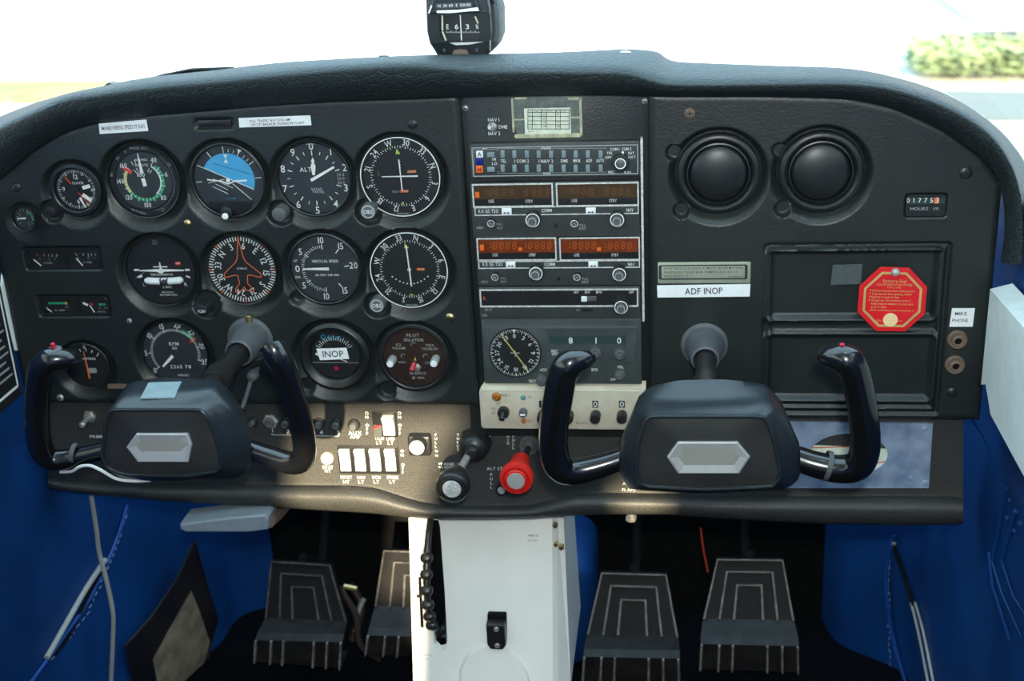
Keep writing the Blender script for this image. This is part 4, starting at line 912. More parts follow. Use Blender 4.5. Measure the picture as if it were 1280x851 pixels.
# DME toggle + taped card
F = Face('5', -.0105); x, z = F.xy(215, 228)
t = thing('nav_toggle', 'small silver toggle switch with NAV lettering at the radio stack top', 'toggle switch', x, z, -.0105)
mb = MB((x, z, -.0105)); mb.lathe([(.0050, 0), (.0046, .002), (.0028, .003), (.0026, .0042), (0, .0042)], n=16); mb.build('nut', M_steel, t); mb = MB((x, z, -.0105)); mb.tube([(0, 0, .003), (-.0015, .001, .010)], [.0012, .0018], 10); mb.build('lever', M_chrome, t)
txt(t, F, [('NAV 1', 222, 187, 20, 66), ('DME', 278, 229, 20, 50), ('NAV 2', 226, 268, 20, 70)], M_white, -.0102)
t = thing('taped_card', 'small printed table card under yellowed clear tape at the stack top', 'card', *F.xy(540, 180), -.0105)
r = F.rect(332, 52, 742, 293); mb = MB(); mb.prism([(r[0], r[3]), (r[1], r[3]), (r[1] + .0005, r[2] + .004), (r[1] - .002, r[2]), (r[0] + .006, r[2] + .0004), (r[0] + .001, r[2] + .012)], -.0106, -.0101); tp = mb.build('tape', M_tape, t)
mb = MB(); mb.poly(rrect(*F.rect(345, 268, 740, 293), .002), -.0099); mb.poly(rrect(*F.rect(730, 52, 745, 280), .001), -.0099); mb.poly(rrect(*F.rect(330, 60, 342, 262), .001), -.0099); mb.poly(rrect(*F.rect(342, 182, 405, 190), .0005), -.0099); mb.poly(rrect(*F.rect(680, 168, 735, 178), .0005), -.0099); mb.poly(rrect(*F.rect(345, 54, 420, 66), .001), -.0099); mb.poly(rrect(*F.rect(660, 54, 735, 70), .001), -.0099); mb.build('tape_edge', M_tapeedge, tp, kind='stuff')
mb = MB(); mb.prism(rrect(*F.rect(405, 117, 678, 270), .0004), -.0101, -.0097); cd = mb.build('paper', M_card, t)
F4 = Face('C4', -.0095); mb = MB()
for y in (300, 345, 412, 485, 550, 622): mb.seg(F4.xy(265, y), F4.xy(965, y), 0.0006, -.0095)
for x in (268, 342, 490, 578, 735, 812, 962): mb.seg(F4.xy(x, 300), F4.xy(x, 622), .0006, -.0095)
mb.build('table_rule', M_black, cd); mb = MB(); k = F4.sx(600, 450)
for s, x, y in (('To', 300, 325), ('Steer', 412, 325), ('For', 530, 320), ('Steer', 645, 318), ('For', 770, 318), ('Steer', 880, 318), ('N', 300, 393), ('60', 535, 383), ('90', 770, 378), ('E', 300, 460), ('150', 545, 450), ('210', 775, 500), ('S', 302, 527), ('180', 545, 515), ('W', 305, 597), ('240', 545, 580), ('300', 775, 575), ('NOTE', 322, 665)): mb.text(s, *F4.xy(x, y), 24 * k, -.0095)
mb.build('lettering', M_black, cd)
# side rail of the stack
F = Face('5', -.003); r0 = F.rect(1092, 295, 1106, 850); zlow = P(803, 402, -.003)[1]; mb = MB(); mb.box(r0[0], r0[1], zlow, r0[3], -.011, -.003, .0008); o = mb.build('rack_rail', M_frame); tag(o, 'thin silver vertical rail on the right side of the radio stack', 'rail')
def radio_body(t, F, box_, d, m=M_radio, name='faceplate', r=.0012):
    mb = MB(); rr = F.rect(*box_); mb.box(*rr, -.012, d, r, .0007); return mb.build(name, m, t)
def rknob(t, F, zx, zy, r, d, L, ring=True, m=M_knob, inner=.62):
    """a double concentric knob whose front end shows at (zx, zy)"""
    F2 = Face(F.k, d + L); u, v = F2.xy(zx, zy); R = r * F2.sx(zx, zy); mb = MB((u, v, d)); n = 20
    pts = [(R * (1 + (.04 if i % 2 else -.03)) * math.cos(PI * i / n), R * (1 + (.04 if i % 2 else -.03)) * math.sin(PI * i / n)) for i in range(2 * n)]
    mb.prism(pts, 0, L * .62, R * .12); k = mb.build('knob', m, t)
    mb = MB((u, v, d)); mb.lathe([(R * inner, L * .6), (R * inner, L * .95), (R * inner * .85, L), (0, L)], n=24); kk = mb.build('inner_knob', M_knobgrey, k)
    if ring: mb = MB((u, v, d)); mb.ringflat(R * .76, R * .90, L * .62 + .0003); mb.build('white_ring', M_white, k); mb = MB((u, v, d)); mb.ringflat(R * inner * .72, R * inner * .90, L + .0003); mb.build('white_edge', M_dim, k)
    return k
# audio panel
d = 0.0; F = Face('5', d); dp = d + .0003
t = thing('audio_panel', 'audio selector panel with two rows of grey push buttons, topmost radio', 'radio', *F.xy(590, 425), d)
radio_body(t, F, (84, 322, 1086, 528), d)
mb = MB(); ro = rrect(*F.rect(96, 342, 1076, 516), .001); ri = rrect(*F.rect(101, 347, 1071, 511), .0008); mb.plate(ro, [ri], d, dp); mb.build('border_line', M_dim, t)
for y in (388, 472):
    for x in (277, 347, 420, 490, 563, 637, 708, 780, 855):
        rr = F.rect(x - 12, y - 21, x + 12, y + 21); mb = MB(); mb.box(*rr, d - .001, d + .0028, .0004, .0004); b = mb.build('button', M_button, t)
    rr = F.rect(186, y - 13 + (3 if y < 400 else 6), 229, y + 14 + (3 if y < 400 else 6)); mb = MB(); mb.box(*rr, d - .001, d + .0026, .0004, .0004); mb.build('button', M_button, t)
for (y0, y1), m, s, tm in (((370, 409), M_label, 'A', M_black), ((412, 453), M_bluel, None, None), ((458, 498), M_orangel, 'M', M_redprint)):
    rr = F.rect(120, y0, 160, y1); mb = MB(); mb.box(*rr, d - .001, d + .0016, .0005, .0003)
    if s: mb.m = 1; mb.text(s, *F.xy(140, (y0 + y1) / 2), 26 * F.sy(140, 430), d + .0020)
    mb.build('marker_lamp', [m, tm] if s else m, t)
txt(t, F, [('TEL', 281, 431, 19, 32), ('1 COM 2', 388, 431, 19, 86), ('1 NAV 2', 531, 431, 19, 86), ('DME', 640, 430, 19, 40), ('MKR', 714, 429, 19, 42), ('ADF', 786, 429, 19, 36), ('AUTO', 852, 428, 19, 46), ('SPEAKER', 533, 355, 13, 56), ('PHONE', 538, 504, 13, 44), ('COM 1', 938, 361, 17, 54), ('COM 2', 1008, 360, 17, 56), ('TEL', 908, 384, 15), ('OFF', 900, 410, 15), ('INT', 1036, 384, 15), ('EXT', 1040, 408, 15), ('MIC', 918, 497, 18, 38), ('8.5V', 1015, 498, 14), ('MKR', 172, 357, 12, 30), ('HI', 225, 420, 16), ('LO', 228, 446, 16)], M_white, dp)
mb = MB()
for a in ((245, 357, 505, 357), (562, 356, 822, 355), (245, 357, 245, 372), (822, 355, 822, 362), (828, 355, 886, 355), (886, 355, 886, 365), (250, 503, 512, 502), (565, 501, 826, 497), (250, 490, 250, 503), (105, 362, 150, 362), (190, 362, 243, 361), (105, 362, 108, 508), (828, 497, 886, 497), (886, 497, 886, 486)): mb.seg(F.xy(a[0], a[1]), F.xy(a[2], a[3]), .0004, dp)
mb.build('bracket_lines', M_dim, t)
k = rknob(t, F, 971, 447, 50, d, .010, False, inner=.6)
mb = MB((*F.xy(985, 385), 0)); mb.box(-.0012, .0012, -.0018, .0018, d, d + .0005, .0002); mb.build('index_mark', M_white, t)
mb = MB((*Face('5', d + .0102).xy(971, 447), 0)); mb.ringflat(.0044, .0054, d + .0104); mb.build('white_ring', M_white, k)
# seven segment displays
SEG7 = {'1': 'bc', '8': 'abcdefg', '0': 'abcdef', '6': 'acdefg'}
def seg7(mb, ch, u, v, h, d):
    w = h * .5; s = .16 * h; pos = {'a': (0, h / 2, 1), 'g': (0, 0, 1), 'd': (0, -h / 2, 1), 'b': (w / 2, h / 4, 0), 'c': (w / 2, -h / 4, 0), 'f': (-w / 2, h / 4, 0), 'e': (-w / 2, -h / 4, 0)}
    for k in SEG7[ch]:
        x, y, hz = pos[k]; x += y * .12
        if hz: mb.poly([(u + x - w * .40, v + y), (u + x - w * .28, v + y + s / 2), (u + x + w * .28, v + y + s / 2), (u + x + w * .40, v + y), (u + x + w * .28, v + y - s / 2), (u + x - w * .28, v + y - s / 2)], d)
        else: mb.poly([(u + x, v + y - h * .20), (u + x - s / 2, v + y - h * .13), (u + x - s / 2, v + y + h * .13), (u + x, v + y + h * .20), (u + x + s / 2, v + y + h * .13), (u + x + s / 2, v + y - h * .13)], d)
def navcom(F, label, K, amber, segm, glow):
    d = F.d; dp = d + .0003
    t = thing('nav_com_radio', label, 'radio', *F.xy(*K['c']), d); radio_body(t, F, K['face'], d)
    for (x0, y0, x1, y1), digits, use in ((K['L'], K['dl'], K['ul']), (K['R'], K['dr'], K['ur'])):
        ro = F.rect(x0, y0, x1, y1); a = 8; ri = F.rect(x0 + a, y0 + a, x1 - a, y1 - a)
        mb = MB(); mb.plate(rrect(*ro, .0008), [rrect(*ri, .0005)], d, d + .0014); mb.build('display_frame', M_frame, t)
        yk = y0 + (y1 - y0) * .66; mb = MB(); mb.poly(rrect(*F.rect(x0 + a, y0 + a, x1 - a, yk), .0004), d + .0002); mb.m = 1; mb.poly(rrect(*F.rect(x0 + a, yk, x1 - a, y1 - a), .0004), d + .0003); ds = mb.build('display', [amber, M_radioblk], t)
        mb = MB()
        for ch, x, y in digits: seg7(mb, ch, *F.xy(x, y), 38 * F.sy(x, y), d + .0005)
        mb.build('segments', segm, ds)
        txt(ds, F, [('USE', use[0], use[2], 18, 32), ('STBY', use[1], use[2], 18, 44)], M_white, d + .0006)
        mb = MB(); mb.poly(rrect(*F.rect(x0 + a, y0 + a, x1 - a, y1 - a), .0004), d + .0011); mb.build('glass', M_glass, t)
    for (x, y, w, h) in K['glow']: mb = MB(); mb.poly(rrect(*F.rect(x - w, y - h, x + w, y + h), .0004), d + .0006); mb.build('lit_mark', glow, t)
    s = K['strip']; mb = MB(); mb.plate(rrect(*F.rect(*s), .0006), [rrect(*F.rect(s[0] + 6, s[1] + 5, s[2] - 6, s[3] - 5), .0004)], d, d + .0010); mb.build('lower_frame', M_frame, t)
    for x, y in K['sw']:
        mb = MB(); mb.box(*F.rect(x - 29, y - 19, x + 29, y + 19), d, d + .0022, .0006, .0004); b = mb.build('transfer_button', M_label, t)
        mb = MB(); u, v = F.xy(x, y + 6); e = F.sx(x, y); mb.poly([(u - 20 * e, v), (u - 8 * e, v + 7 * e), (u - 8 * e, v - 7 * e)], d + .0025); mb.poly([(u + 20 * e, v), (u + 8 * e, v + 7 * e), (u + 8 * e, v - 7 * e)], d + .0025); mb.seg((u - 10 * e, v), (u + 10 * e, v), 4 * e, d + .0025); mb.build('arrow_mark', M_black, b)
    txt(t, F, K['t'], M_white, dp); txt(t, F, K['t2'], M_dim, dp, 'small_lettering')
    for x, y in K['big']: rknob(t, F, x, y, 47, d, .016)
    for x, y in K['small']: rknob(t, F, x, y, 24, d, .011, True, inner=.5)
    for x, y in K['hole']: mb = MB((*F.xy(x, y), 0)); mb.lathe([(.0022, d - .0005), (.0022, d + .0004), (.0012, d + .0004), (.0010, d + .0001)], n=12); mb.build('set_screw', M_radioblk, t)
F = Face('5', 0.0)
Y = 612
navcom(F, 'nav and com radio with dim brown displays, upper of the two', dict(c=(590, 730), face=(92, 556, 1084, 892), L=(98, 563, 574, 702), R=(592, 557, 1080, 697), strip=(110, 698, 1080, 748), ul=(209, 433, 668), ur=(700, 928, 664),
    dl=[(ch, x, 615) for ch, x in zip('18888' + '8888', (172, 208, 243, 285, 325, 415, 458, 500, 540))], dr=[(ch, x, 609) for ch, x in zip('188888888', (640, 680, 718, 757, 797, 890, 935, 975, 1015))],
    glow=[(126, 630, 12, 17)], sw=[(300, 728), (797, 724)], t=[('KX 155 TSO', 192, 727, 20, 118), ('COMM', 536, 723, 20, 60), ('NAV', 1028, 720, 20, 40)],
    t2=[('PULL', 258, 804, 13, 36), ('TEST', 258, 828, 13, 36), ('SQUELCH', 140, 826, 12, 38), ('PULL', 746, 810, 15, 38), ('IDENT', 748, 830, 15, 42)], big=[(449, 792), (950, 790)], small=[(203, 808), (697, 808)], hole=[(591, 812)]), M_amberdim, M_seg, M_glow)
F = Face('6', 0.0)
navcom(F, 'nav and com radio with orange lit displays, lower of the two', dict(c=(635, 280), face=(126, 122, 1134, 428), L=(130, 132, 618, 273), R=(637, 129, 1132, 272), strip=(138, 274, 1132, 320), ul=(241, 470, 238), ur=(743, 978, 238),
    dl=[(ch, x, 180) for ch, x in zip('18888' + '18888', (205, 240, 280, 318, 360, 420, 458, 496, 535, 575))], dr=[(ch, x, 180) for ch, x in zip('1888818888', (692, 730, 770, 808, 848, 910, 950, 988, 1028, 1068))],
    glow=[(160, 192, 12, 18), (395, 202, 12, 10), (880, 202, 13, 11)], sw=[(337, 297), (845, 297)], t=[('KX 155 TSO', 225, 296, 20, 122), ('COMM', 577, 296, 20, 64), ('NAV', 1079, 296, 20, 40)],
    t2=[('PULL', 292, 382, 13, 38), ('TEST', 292, 404, 13, 38), ('SQUELCH', 174, 404, 13, 40), ('PULL', 795, 385, 15, 40), ('IDENT', 796, 405, 15, 44), ('SQUELCH', 148, 70, 12, 40)], big=[(487, 366), (1003, 372)], small=[(236, 386), (742, 386)], hole=[(632, 385)]), M_amber, M_segon, M_glow)
# ADF receiver
d = 0.0; F = Face('6', d); dp = d + .0003
t = thing('adf_receiver', 'radio with a blank black display and white slide switch, third from top', 'radio', *F.xy(635, 535), d); radio_body(t, F, (142, 436, 1134, 634), d)
mb = MB(); mb.plate(rrect(*F.rect(147, 447, 1122, 558), .0008), [rrect(*F.rect(156, 456, 1113, 549), .0005)], d, d + .0012); mb.build('display_frame', M_frame, t)
mb = MB(); mb.poly(rrect(*F.rect(155, 455, 1114, 550), .0004), d + .0002); mb.build('display', M_radioblk, t)
mb = MB(); mb.box(*F.rect(772, 493, 806, 522), d, d + .0026, .0004, .0003); mb.build('slide_switch', M_label, t); mb = MB(); mb.box(*F.rect(806, 493, 864, 522), d, d + .0010, .0004, .0003); mb.build('switch_slot', M_knobgrey, t)
mb = MB(); mb.text('R', *F.xy(176, 505), 22 * F.sy(176, 505), d + .0005); mb.build('dim_mark', M_redprint, t)
txt(t, F, [('ANT', 740, 467, 15, 30), ('ADF', 808, 467, 15, 34), ('BFO', 880, 467, 15, 36), ('OFF', 1079, 467, 15, 30)], M_white, d + .0006); txt(t, F, [('KR 87', 200, 576, 13, 44), ('TSO', 175, 611, 14, 36), ('SET', 753, 577, 12, 26)], M_dim, dp, 'small_lettering')
mb = MB(); mb.box(*F.rect(772, 570, 842, 584), d, d + .001, .0003); mb.build('flat_button', M_radioblk, t); rknob(t, F, 1014, 575, 47, d, .016)
# bearing indicator / distance unit
d = 0.0; F = Face('7', d); dp = d + .0003
t = thing('bearing_indicator', 'grey radio with a round compass dial and number window, above the beige unit', 'radio', *F.xy(650, 255), d)
radio_body(t, F, (163, 46, 1140, 446), d - .002, M_slate)
mb = MB(); mb.box(*F.rect(178, 88, 1118, 438), -.01, d, .001, .0006); mb.build('front_step', M_slate, t)
cu, cv = F.xy(364, 250); R = 158 * F.sx(364, 250); cc = (cu, cv, d)
mb = MB(cc); mb.lathe([(R * 1.03, 0), (R * 1.02, .0012), (R * .99, .0012), (R * .97, .0002)], n=56); mb.build('dial_ring', M_bezel, t); mb = MB(cc); mb.poly(circ(0, 0, R * .98, 56), .0003); mb.build('compass_dial', M_dial, t)
def f(mb):
    for k in range(72): mb.tick(k * 5, R * (.84 if k % 2 == 0 else .90), R * .97, .0006 if k % 6 else .001, .0006)
    for k in range(12): mb.text(str(k * 3), *pol(k * 30, R * .70), R * .16, .0006, rot=-k * 30)
    mb.poly([pol(0, R * .80), pol(-4, R * .97), pol(4, R * .97)], .0007); mb.seg((-R * .18, 0), (R * .18, 0), .0006, .0007); mb.seg((0, -R * .16), (0, R * .1), .0006, .0007)
marks(t, cc, f, M_white, 'compass_card'); mb = MB(cc); mb.seg(pol(-33, R * .9), pol(147, R * .9), .0012, .0010, .0010, .0004); mb.build('bearing_needle', M_yellow, t); mb = MB(cc); mb.poly(circ(0, 0, R * .97, 40), .0016); mb.build('glass', M_glass, t)
o4 = [F.xy(*p) for p in ((538, 100), (1115, 100), (1092, 300), (560, 300))]; i4 = [F.xy(*p) for p in ((566, 148), (1048, 148), (1046, 298), (568, 298))]
mb = MB(); mb.loft([[(x, y, d + .0012) for x, y in o4], [(x, y, d + .0004) for x, y in i4]], closed=True, smooth=False); mb.build('sunken_bezel', M_slate, t)
for a, b, ch in ((575, 680, ''), (682, 730, '8'), (735, 842, ''), (845, 878, '1'), (882, 970, ''), (972, 1036, '0')):
    if ch: mb = MB(); mb.poly(rrect(*F.rect(a, 150, b, 194), .0002), d + .0007); mb.m = 1; mb.text(ch, *F.xy((a + b) / 2, 173), 36 * F.sy(800, 173), d + .0010); mb.build('number_wheel', [M_window, M_white], t)
mb = MB(); mb.poly(rrect(*F.rect(575, 150, 1044, 192), .0004), d + .0006); mb.build('number_window', M_window, t)
for x, y in ((857, 266), (1006, 276), (1006, 402), (522, 438)): rknob(t, F, x, y, 33, d, .012, False, m=M_knobgrey, inner=.66)
txt(t, F, [('BFO', 853, 354, 17, 38), ('VOL', 1012, 337, 17, 36), ('OFF', 966, 414, 16, 32), ('TEST', 470, 424, 16, 46), ('ADF', 537, 355, 17, 42), ('REC', 607, 240, 18, 40), ('ANT', 607, 258, 14, 34)], M_white, dp)
# transponder
d = .004; F = Face('7', d); dp = d + .0004
t = thing('transponder', 'beige transponder with four black code knobs at the stack bottom', 'transponder', *F.xy(650, 590), d)
rr = F.rect(148, 476, 1168, 722); mb = MB(); mb.box(*rr, -.012, d, .004, .0012, 5); mb.build('faceplate', M_beige, t)
rr = F.rect(148, 448, 1168, 478); mb = MB(); mb.loft([[(rr[0], rr[2], d - .0012), (rr[1], rr[2], d - .0012)], [(rr[0] + .004, rr[3], -.008), (rr[1], rr[3], -.008)]], smooth=False); mb.build('top_flange', M_beige, t)
mb = MB(); ro = F.rect(160, 488, 1160, 712); mb.plate(rrect(*ro, .003), [inset(rrect(*ro, .003), .0003)], d, d + .0002); mb.build('border_line', M_dim, t)
for x, ch in ((530, '1'), (690, '2'), (857, '0'), (1021, '0')):
    mb = MB(); mb.poly(rrect(*F.rect(x - 18, 545, x + 18, 588), .0003), d + .0003); mb.m = 1; mb.text(ch, *F.xy(x, 566), 34 * F.sy(x, 566), d + .0006); mb.build('code_window', [M_dial, M_white], t)
    u, v = Face('7', d + .013).xy(x - 2, 662); a = 32 * F.sx(x, 660); mb = MB((u, v, d)); mb.lathe([(a, 0), (a * 1.0, .012), (a * .86, .0135), (0, .0137)], n=24); mb.box(-a * .12, a * .12, a * .3, a * .9, .013, .0140, .0001); mb.build('code_knob', M_knob, t)
x, y = 294, 610; u, v = F.xy(x, y); a = 36 * F.sx(x, y); mb = MB((u, v, d)); mb.lathe([(a, 0), (a, .006), (a * .9, .0075), (0, .0078)], n=24); k = mb.build('mode_knob', M_knob, t)
mb = MB((u, v, d)); p2 = Face('7', d + .012).xy(280, 662); mb.tube([(0, .001, .005), (p2[0] - u, p2[1] - v, .012)], [a * .45, a * .5], 12); mb.build('lever', M_knob, k)
u, v = F.xy(415, 612); a = 26 * F.sx(415, 612); mb = MB((u, v, d)); mb.lathe([(a, 0), (a, .006), (a * .8, .008), (0, .0082)], n=20); k = mb.build('ident_knob', M_knobgrey, t); mb = MB((u, v, d)); mb.box(-a * .6, a * .6, -a * .22, a * .22, .0078, .0088, .0003); mb.build('pale_stripe', M_label, k)
for x, y, r, m, nm in ((250, 520, 26, M_amblens, 'reply_lamp'), (413, 524, 13, M_greenlens, 'green_lamp'), (418, 668, 15, M_amblens, 'ident_lamp')):
    a = r * F.sx(x, y); mb = MB((*F.xy(x, y), d)); mb.lathe([(a * 1.1, 0), (a * 1.1, .001), (a * .9, .0015), (a * .7, .003), (0, .0038)], n=20); mb.build(nm, m, t)
txt(t, F, [('REPLY', 307, 511, 17, 60), ('TO', 452, 521, 17, 22), ('SBY', 232, 619, 15, 28), ('ON', 230, 594, 15, 24), ('IDENT', 457, 668, 15, 32), ('ALT', 263, 560, 15, 26), ('RT 359A', 775, 682, 15, 66)], M_jack, dp)
# ================================================================== YOKES
def star(pts, n=72):
    """resample a convex outline by angle about its centre"""
    cx = sum(p[0] for p in pts) / len(pts); cy = sum(p[1] for p in pts) / len(pts); pts = [np.array(p) for p in ccw(pts)]
    for _ in range(3): pts = [r for i in range(len(pts)) for r in (pts[i] * .75 + pts[(i + 1) % len(pts)] * .25, pts[i] * .25 + pts[(i + 1) % len(pts)] * .75)]
    an = np.array([math.atan2(p[1] - cy, p[0] - cx) for p in pts]); rr_ = np.array([math.hypot(p[0] - cx, p[1] - cy) for p in pts]); o = np.argsort(an); an = an[o]; rr_ = rr_[o]
    t = np.linspace(-PI, PI, n, endpoint=False); r = np.interp(t, an, rr_, period=2 * PI); return [(cx + r[i] * math.cos(t[i]), cy + r[i] * math.sin(t[i])) for i in range(n)]
def grow(pts, s): cx = sum(p[0] for p in pts) / len(pts); cy = sum(p[1] for p in pts) / len(pts); return [(cx + (p[0] - cx) * s, cy + (p[1] - cy) * s) for p in pts]
def dense(px): 
    o = []
    for i in range(len(px)): a, b = px[i - 1], px[i]; o += [(a[0] + (b[0] - a[0]) * k / 4, a[1] + (b[1] - a[1]) * k / 4) for k in range(4)]
    return o
def yoke(label, back, mid, front, emb, horns, shaft, ties, extra=None):
    db, dm, df = .155, .176, .196
    c = P(sum(p[0] for p in front) / len(front), sum(p[1] for p in front) / len(front), df)
    t = thing('control_yoke', label, 'control yoke', c[0], c[1], df)
    B = star([P(x, y, db) for x, y in dense(back)]); M_ = star([P(x, y, dm) for x, y in dense(mid)]); Fr = star([P(x, y, df) for x, y in dense(front)])
    lay = [(grow(B, .80), db - .010), (grow(B, .93), db - .006), (B, db)]
    for k in (.25, .5, .75, 1): lay.append(([(b[0] + (m[0] - b[0]) * k, b[1] + (m[1] - b[1]) * k) for b, m in zip(B, M_)], db + (dm - db) * k))
    for k in (.3, .6, .85): e = k ** 1.5; lay.append(([(m[0] + (f[0] - m[0]) * e, m[1] + (f[1] - m[1]) * e) for m, f in zip(M_, Fr)], dm + (df - dm) * k))
    lay += [(grow(Fr, 1.0), df), (grow(Fr, .985), df + .003), (grow(Fr, .965), df + .003), (grow(Fr, .95), df + .0005)]
    mb = MB(); mb.loft([[(x, y, d) for x, y in l] for l, d in lay], closed=True, cap0=True); hub = mb.build('hub', M_hub, t, sharp=50)
    mb = MB(); fl = [(grow(Fr, .95), df + .0005)] + [(grow(Fr, s), df + .0005 + .0035 * math.cos(s * PI / 2)) for s in (.85, .65, .45, .2, .02)]
    mb.loft([[(x, y, d) for x, y in l] for l, d in fl], closed=True, cap1=True); face = mb.build('face_pad', M_hubface, t)
    mb = MB(); rim = grow(Fr, .975); mb.tube([(x, y, df + .0028) for x, y in rim] + [(*rim[0], df + .0028)], .0017, 8, caps=False); mb.build('face_bead', M_hub, t)
    eo = [P(x, y, df + .005) for x, y in emb[0]]; ei = [P(x, y, df + .005) for x, y in emb[1]]
    n_ = len(eo); eo = ccw(eo); ei = ccw(ei); mb = MB()
    mb.loft([[(x, y, df - .002) for x, y in eo], [(x, y, df + .0055) for x, y in eo], [(x, y, df + .0062) for x, y in grow(eo, .95)], [(x, y, df + .0050) for x, y in ei]], closed=True, smooth=False); em = mb.build('emblem_frame', M_chrome, t)
    mb = MB(); mb.poly(ei, df + .0050); mb.build('emblem_plate', M_emblem, em)
    for hi, (pts, btn) in enumerate(horns):
        p = [(*P(x, y, d), d, r) for x, y, d, r in pts]; s_ = bez(p, 9); mb = MB(); mb.tube([tuple(a[:3]) for a in s_], [max(a[3], .002) for a in s_], 20)
        h = mb.build('grip', M_yoke, t, sharp=55)
        if btn:
            x, z = P(btn[0], btn[1], btn[2]); mb = MB((x, z, btn[2])); mb.tube([(0, -.004, 0), (0, .0010, .0005), (0, .0018, .0006)], [.0072, .0070, .005], 16); b = mb.build('switch_base', M_rubber if btn[3] else M_steel, h)
            mb = MB((x, z, btn[2])); mb.tube([(0, .001, .0004), (0, .0065, .0012), (0, .0072, .0013)], [.0022, .0021, .0012], 12); mb.build('push_button', M_redlens, h)
    # shaft from the panel, with its collar
    (cx, cy), (sx, sy), rc = shaft
    x0, z0 = P(cx, cy, 0); x1, z1 = x0, z0
    mb = MB((x0, z0, 0)); mb.lathe([(rc * 1.3, -.006), (rc * 1.22, .0005), (rc * 1.05, .002), (rc, .004), (rc * .93, .012), (rc * .78, .034), (rc * .72, .040), (rc * .62, .041), (rc * .55, .030)], n=36); mb.build('shaft_boot', M_rubber, t)
    mb = MB((x0, z0, 0)); r_ = rc * .52; mb.lathe([(r_, .02), (r_, .095), (r_ * 1.3, .096), (r_ * 1.3, .120), (r_ * .9, .121), (r_ * .9, .158)], n=28); mb.build('shaft', M_shaft, t)
    for (x, y, d, r, w) in ties:
        mb = MB((*P(x, y, d), d)); dv = Vector(w).normalized(); mb.tube([tuple(dv * -.0022), tuple(dv * .0022)], [r, r], 20, caps=False); mb.tube([tuple(dv * -.0022), tuple(dv * .0022)], [r * .93, r * .93], 20, caps=False); mb.build('cable_tie', M_rubber, t)
    return t
hexo = lambda k, L: [q(k, x, y) for x, y in L]
yl = yoke('left black control yoke with a grey sticker on its hub', [(160, 477), (200, 472), (271, 473), (288, 488), (304, 513), (312, 545), (306, 580), (285, 592), (165, 592), (140, 575), (140, 515)],
     [(150, 491), (267, 484), (292, 507), (314, 550), (314, 584), (298, 598), (205, 601), (150, 596), (131, 578), (134, 530)], [q('A1', *p) for p in ((490, 388), (905, 388), (945, 450), (990, 600), (985, 665), (850, 688), (560, 685), (475, 655), (450, 600), (468, 450))],
     (hexo('A1', ((562, 562), (605, 503), (832, 503), (850, 553), (835, 628), (612, 628))), hexo('A1', ((605, 560), (625, 530), (800, 530), (825, 556), (800, 582), (625, 582)))),
     [([(135, 562, .165, .0085), (110, 568, .168, .0090), (80, 574, .172, .0100), (61, 573, .176, .0110), (50, 556, .180, .0118), (46, 520, .184, .0118), (48, 480, .188, .0115), (52, 461, .190, .0118), (63, 451, .190, .0122), (80, 449, .186, .0105), (94, 449, .180, .0075), (102, 449, .177, .0035)], (68, 437, .188, True)),
      ([(312, 562, .165, .0100), (335, 570, .168, .0105), (362, 578, .172, .0110), (378, 574, .176, .0113), (380, 550, .180, .0112), (371, 510, .184, .0112), (360, 475, .188, .0112), (351, 453, .190, .0124), (344, 441, .190, .0128), (340, 434, .189, .0124), (339, 432, .1885, .0118)], None)],
     ((313, 424), (220, 530), .0205), [(94, 567, .170, .0105, (1, -.15, 0))])
# sticker on the left hub, white lead tied to the grip
pp = [P3(*q('A1', 660, 286), .1635), P3(*q('A1', 806, 281), .1635), P3(*q('A1', 776, 352), .188), P3(*q('A1', 624, 355), .188)]
mb = MB(); mb.add([(x, z + .0022, d) for x, z, d in pp] + [(x, z + .0008, d) for x, z, d in pp], [(0, 1, 2, 3), (0, 4, 5, 1), (1, 5, 6, 2), (2, 6, 7, 3), (3, 7, 4, 0)]); o = mb.build('grey_sticker', M_button); tag(o, 'pale grey blank sticker on top of the left yoke hub', 'sticker')
mb = MB(); mb.tube(bez([P3(76, 590, .166), P3(90, 589, .176), P3(100, 583, .182), P3(113, 582, .184), P3(127, 588, .184), P3(145, 598, .182), P3(165, 601, .178), P3(188, 600.5, .165)], 6), .0016, 8); o = mb.build('white_lead', M_cablew); tag(o, 'white wire tied to the left yoke grip and running under its hub', 'wire')
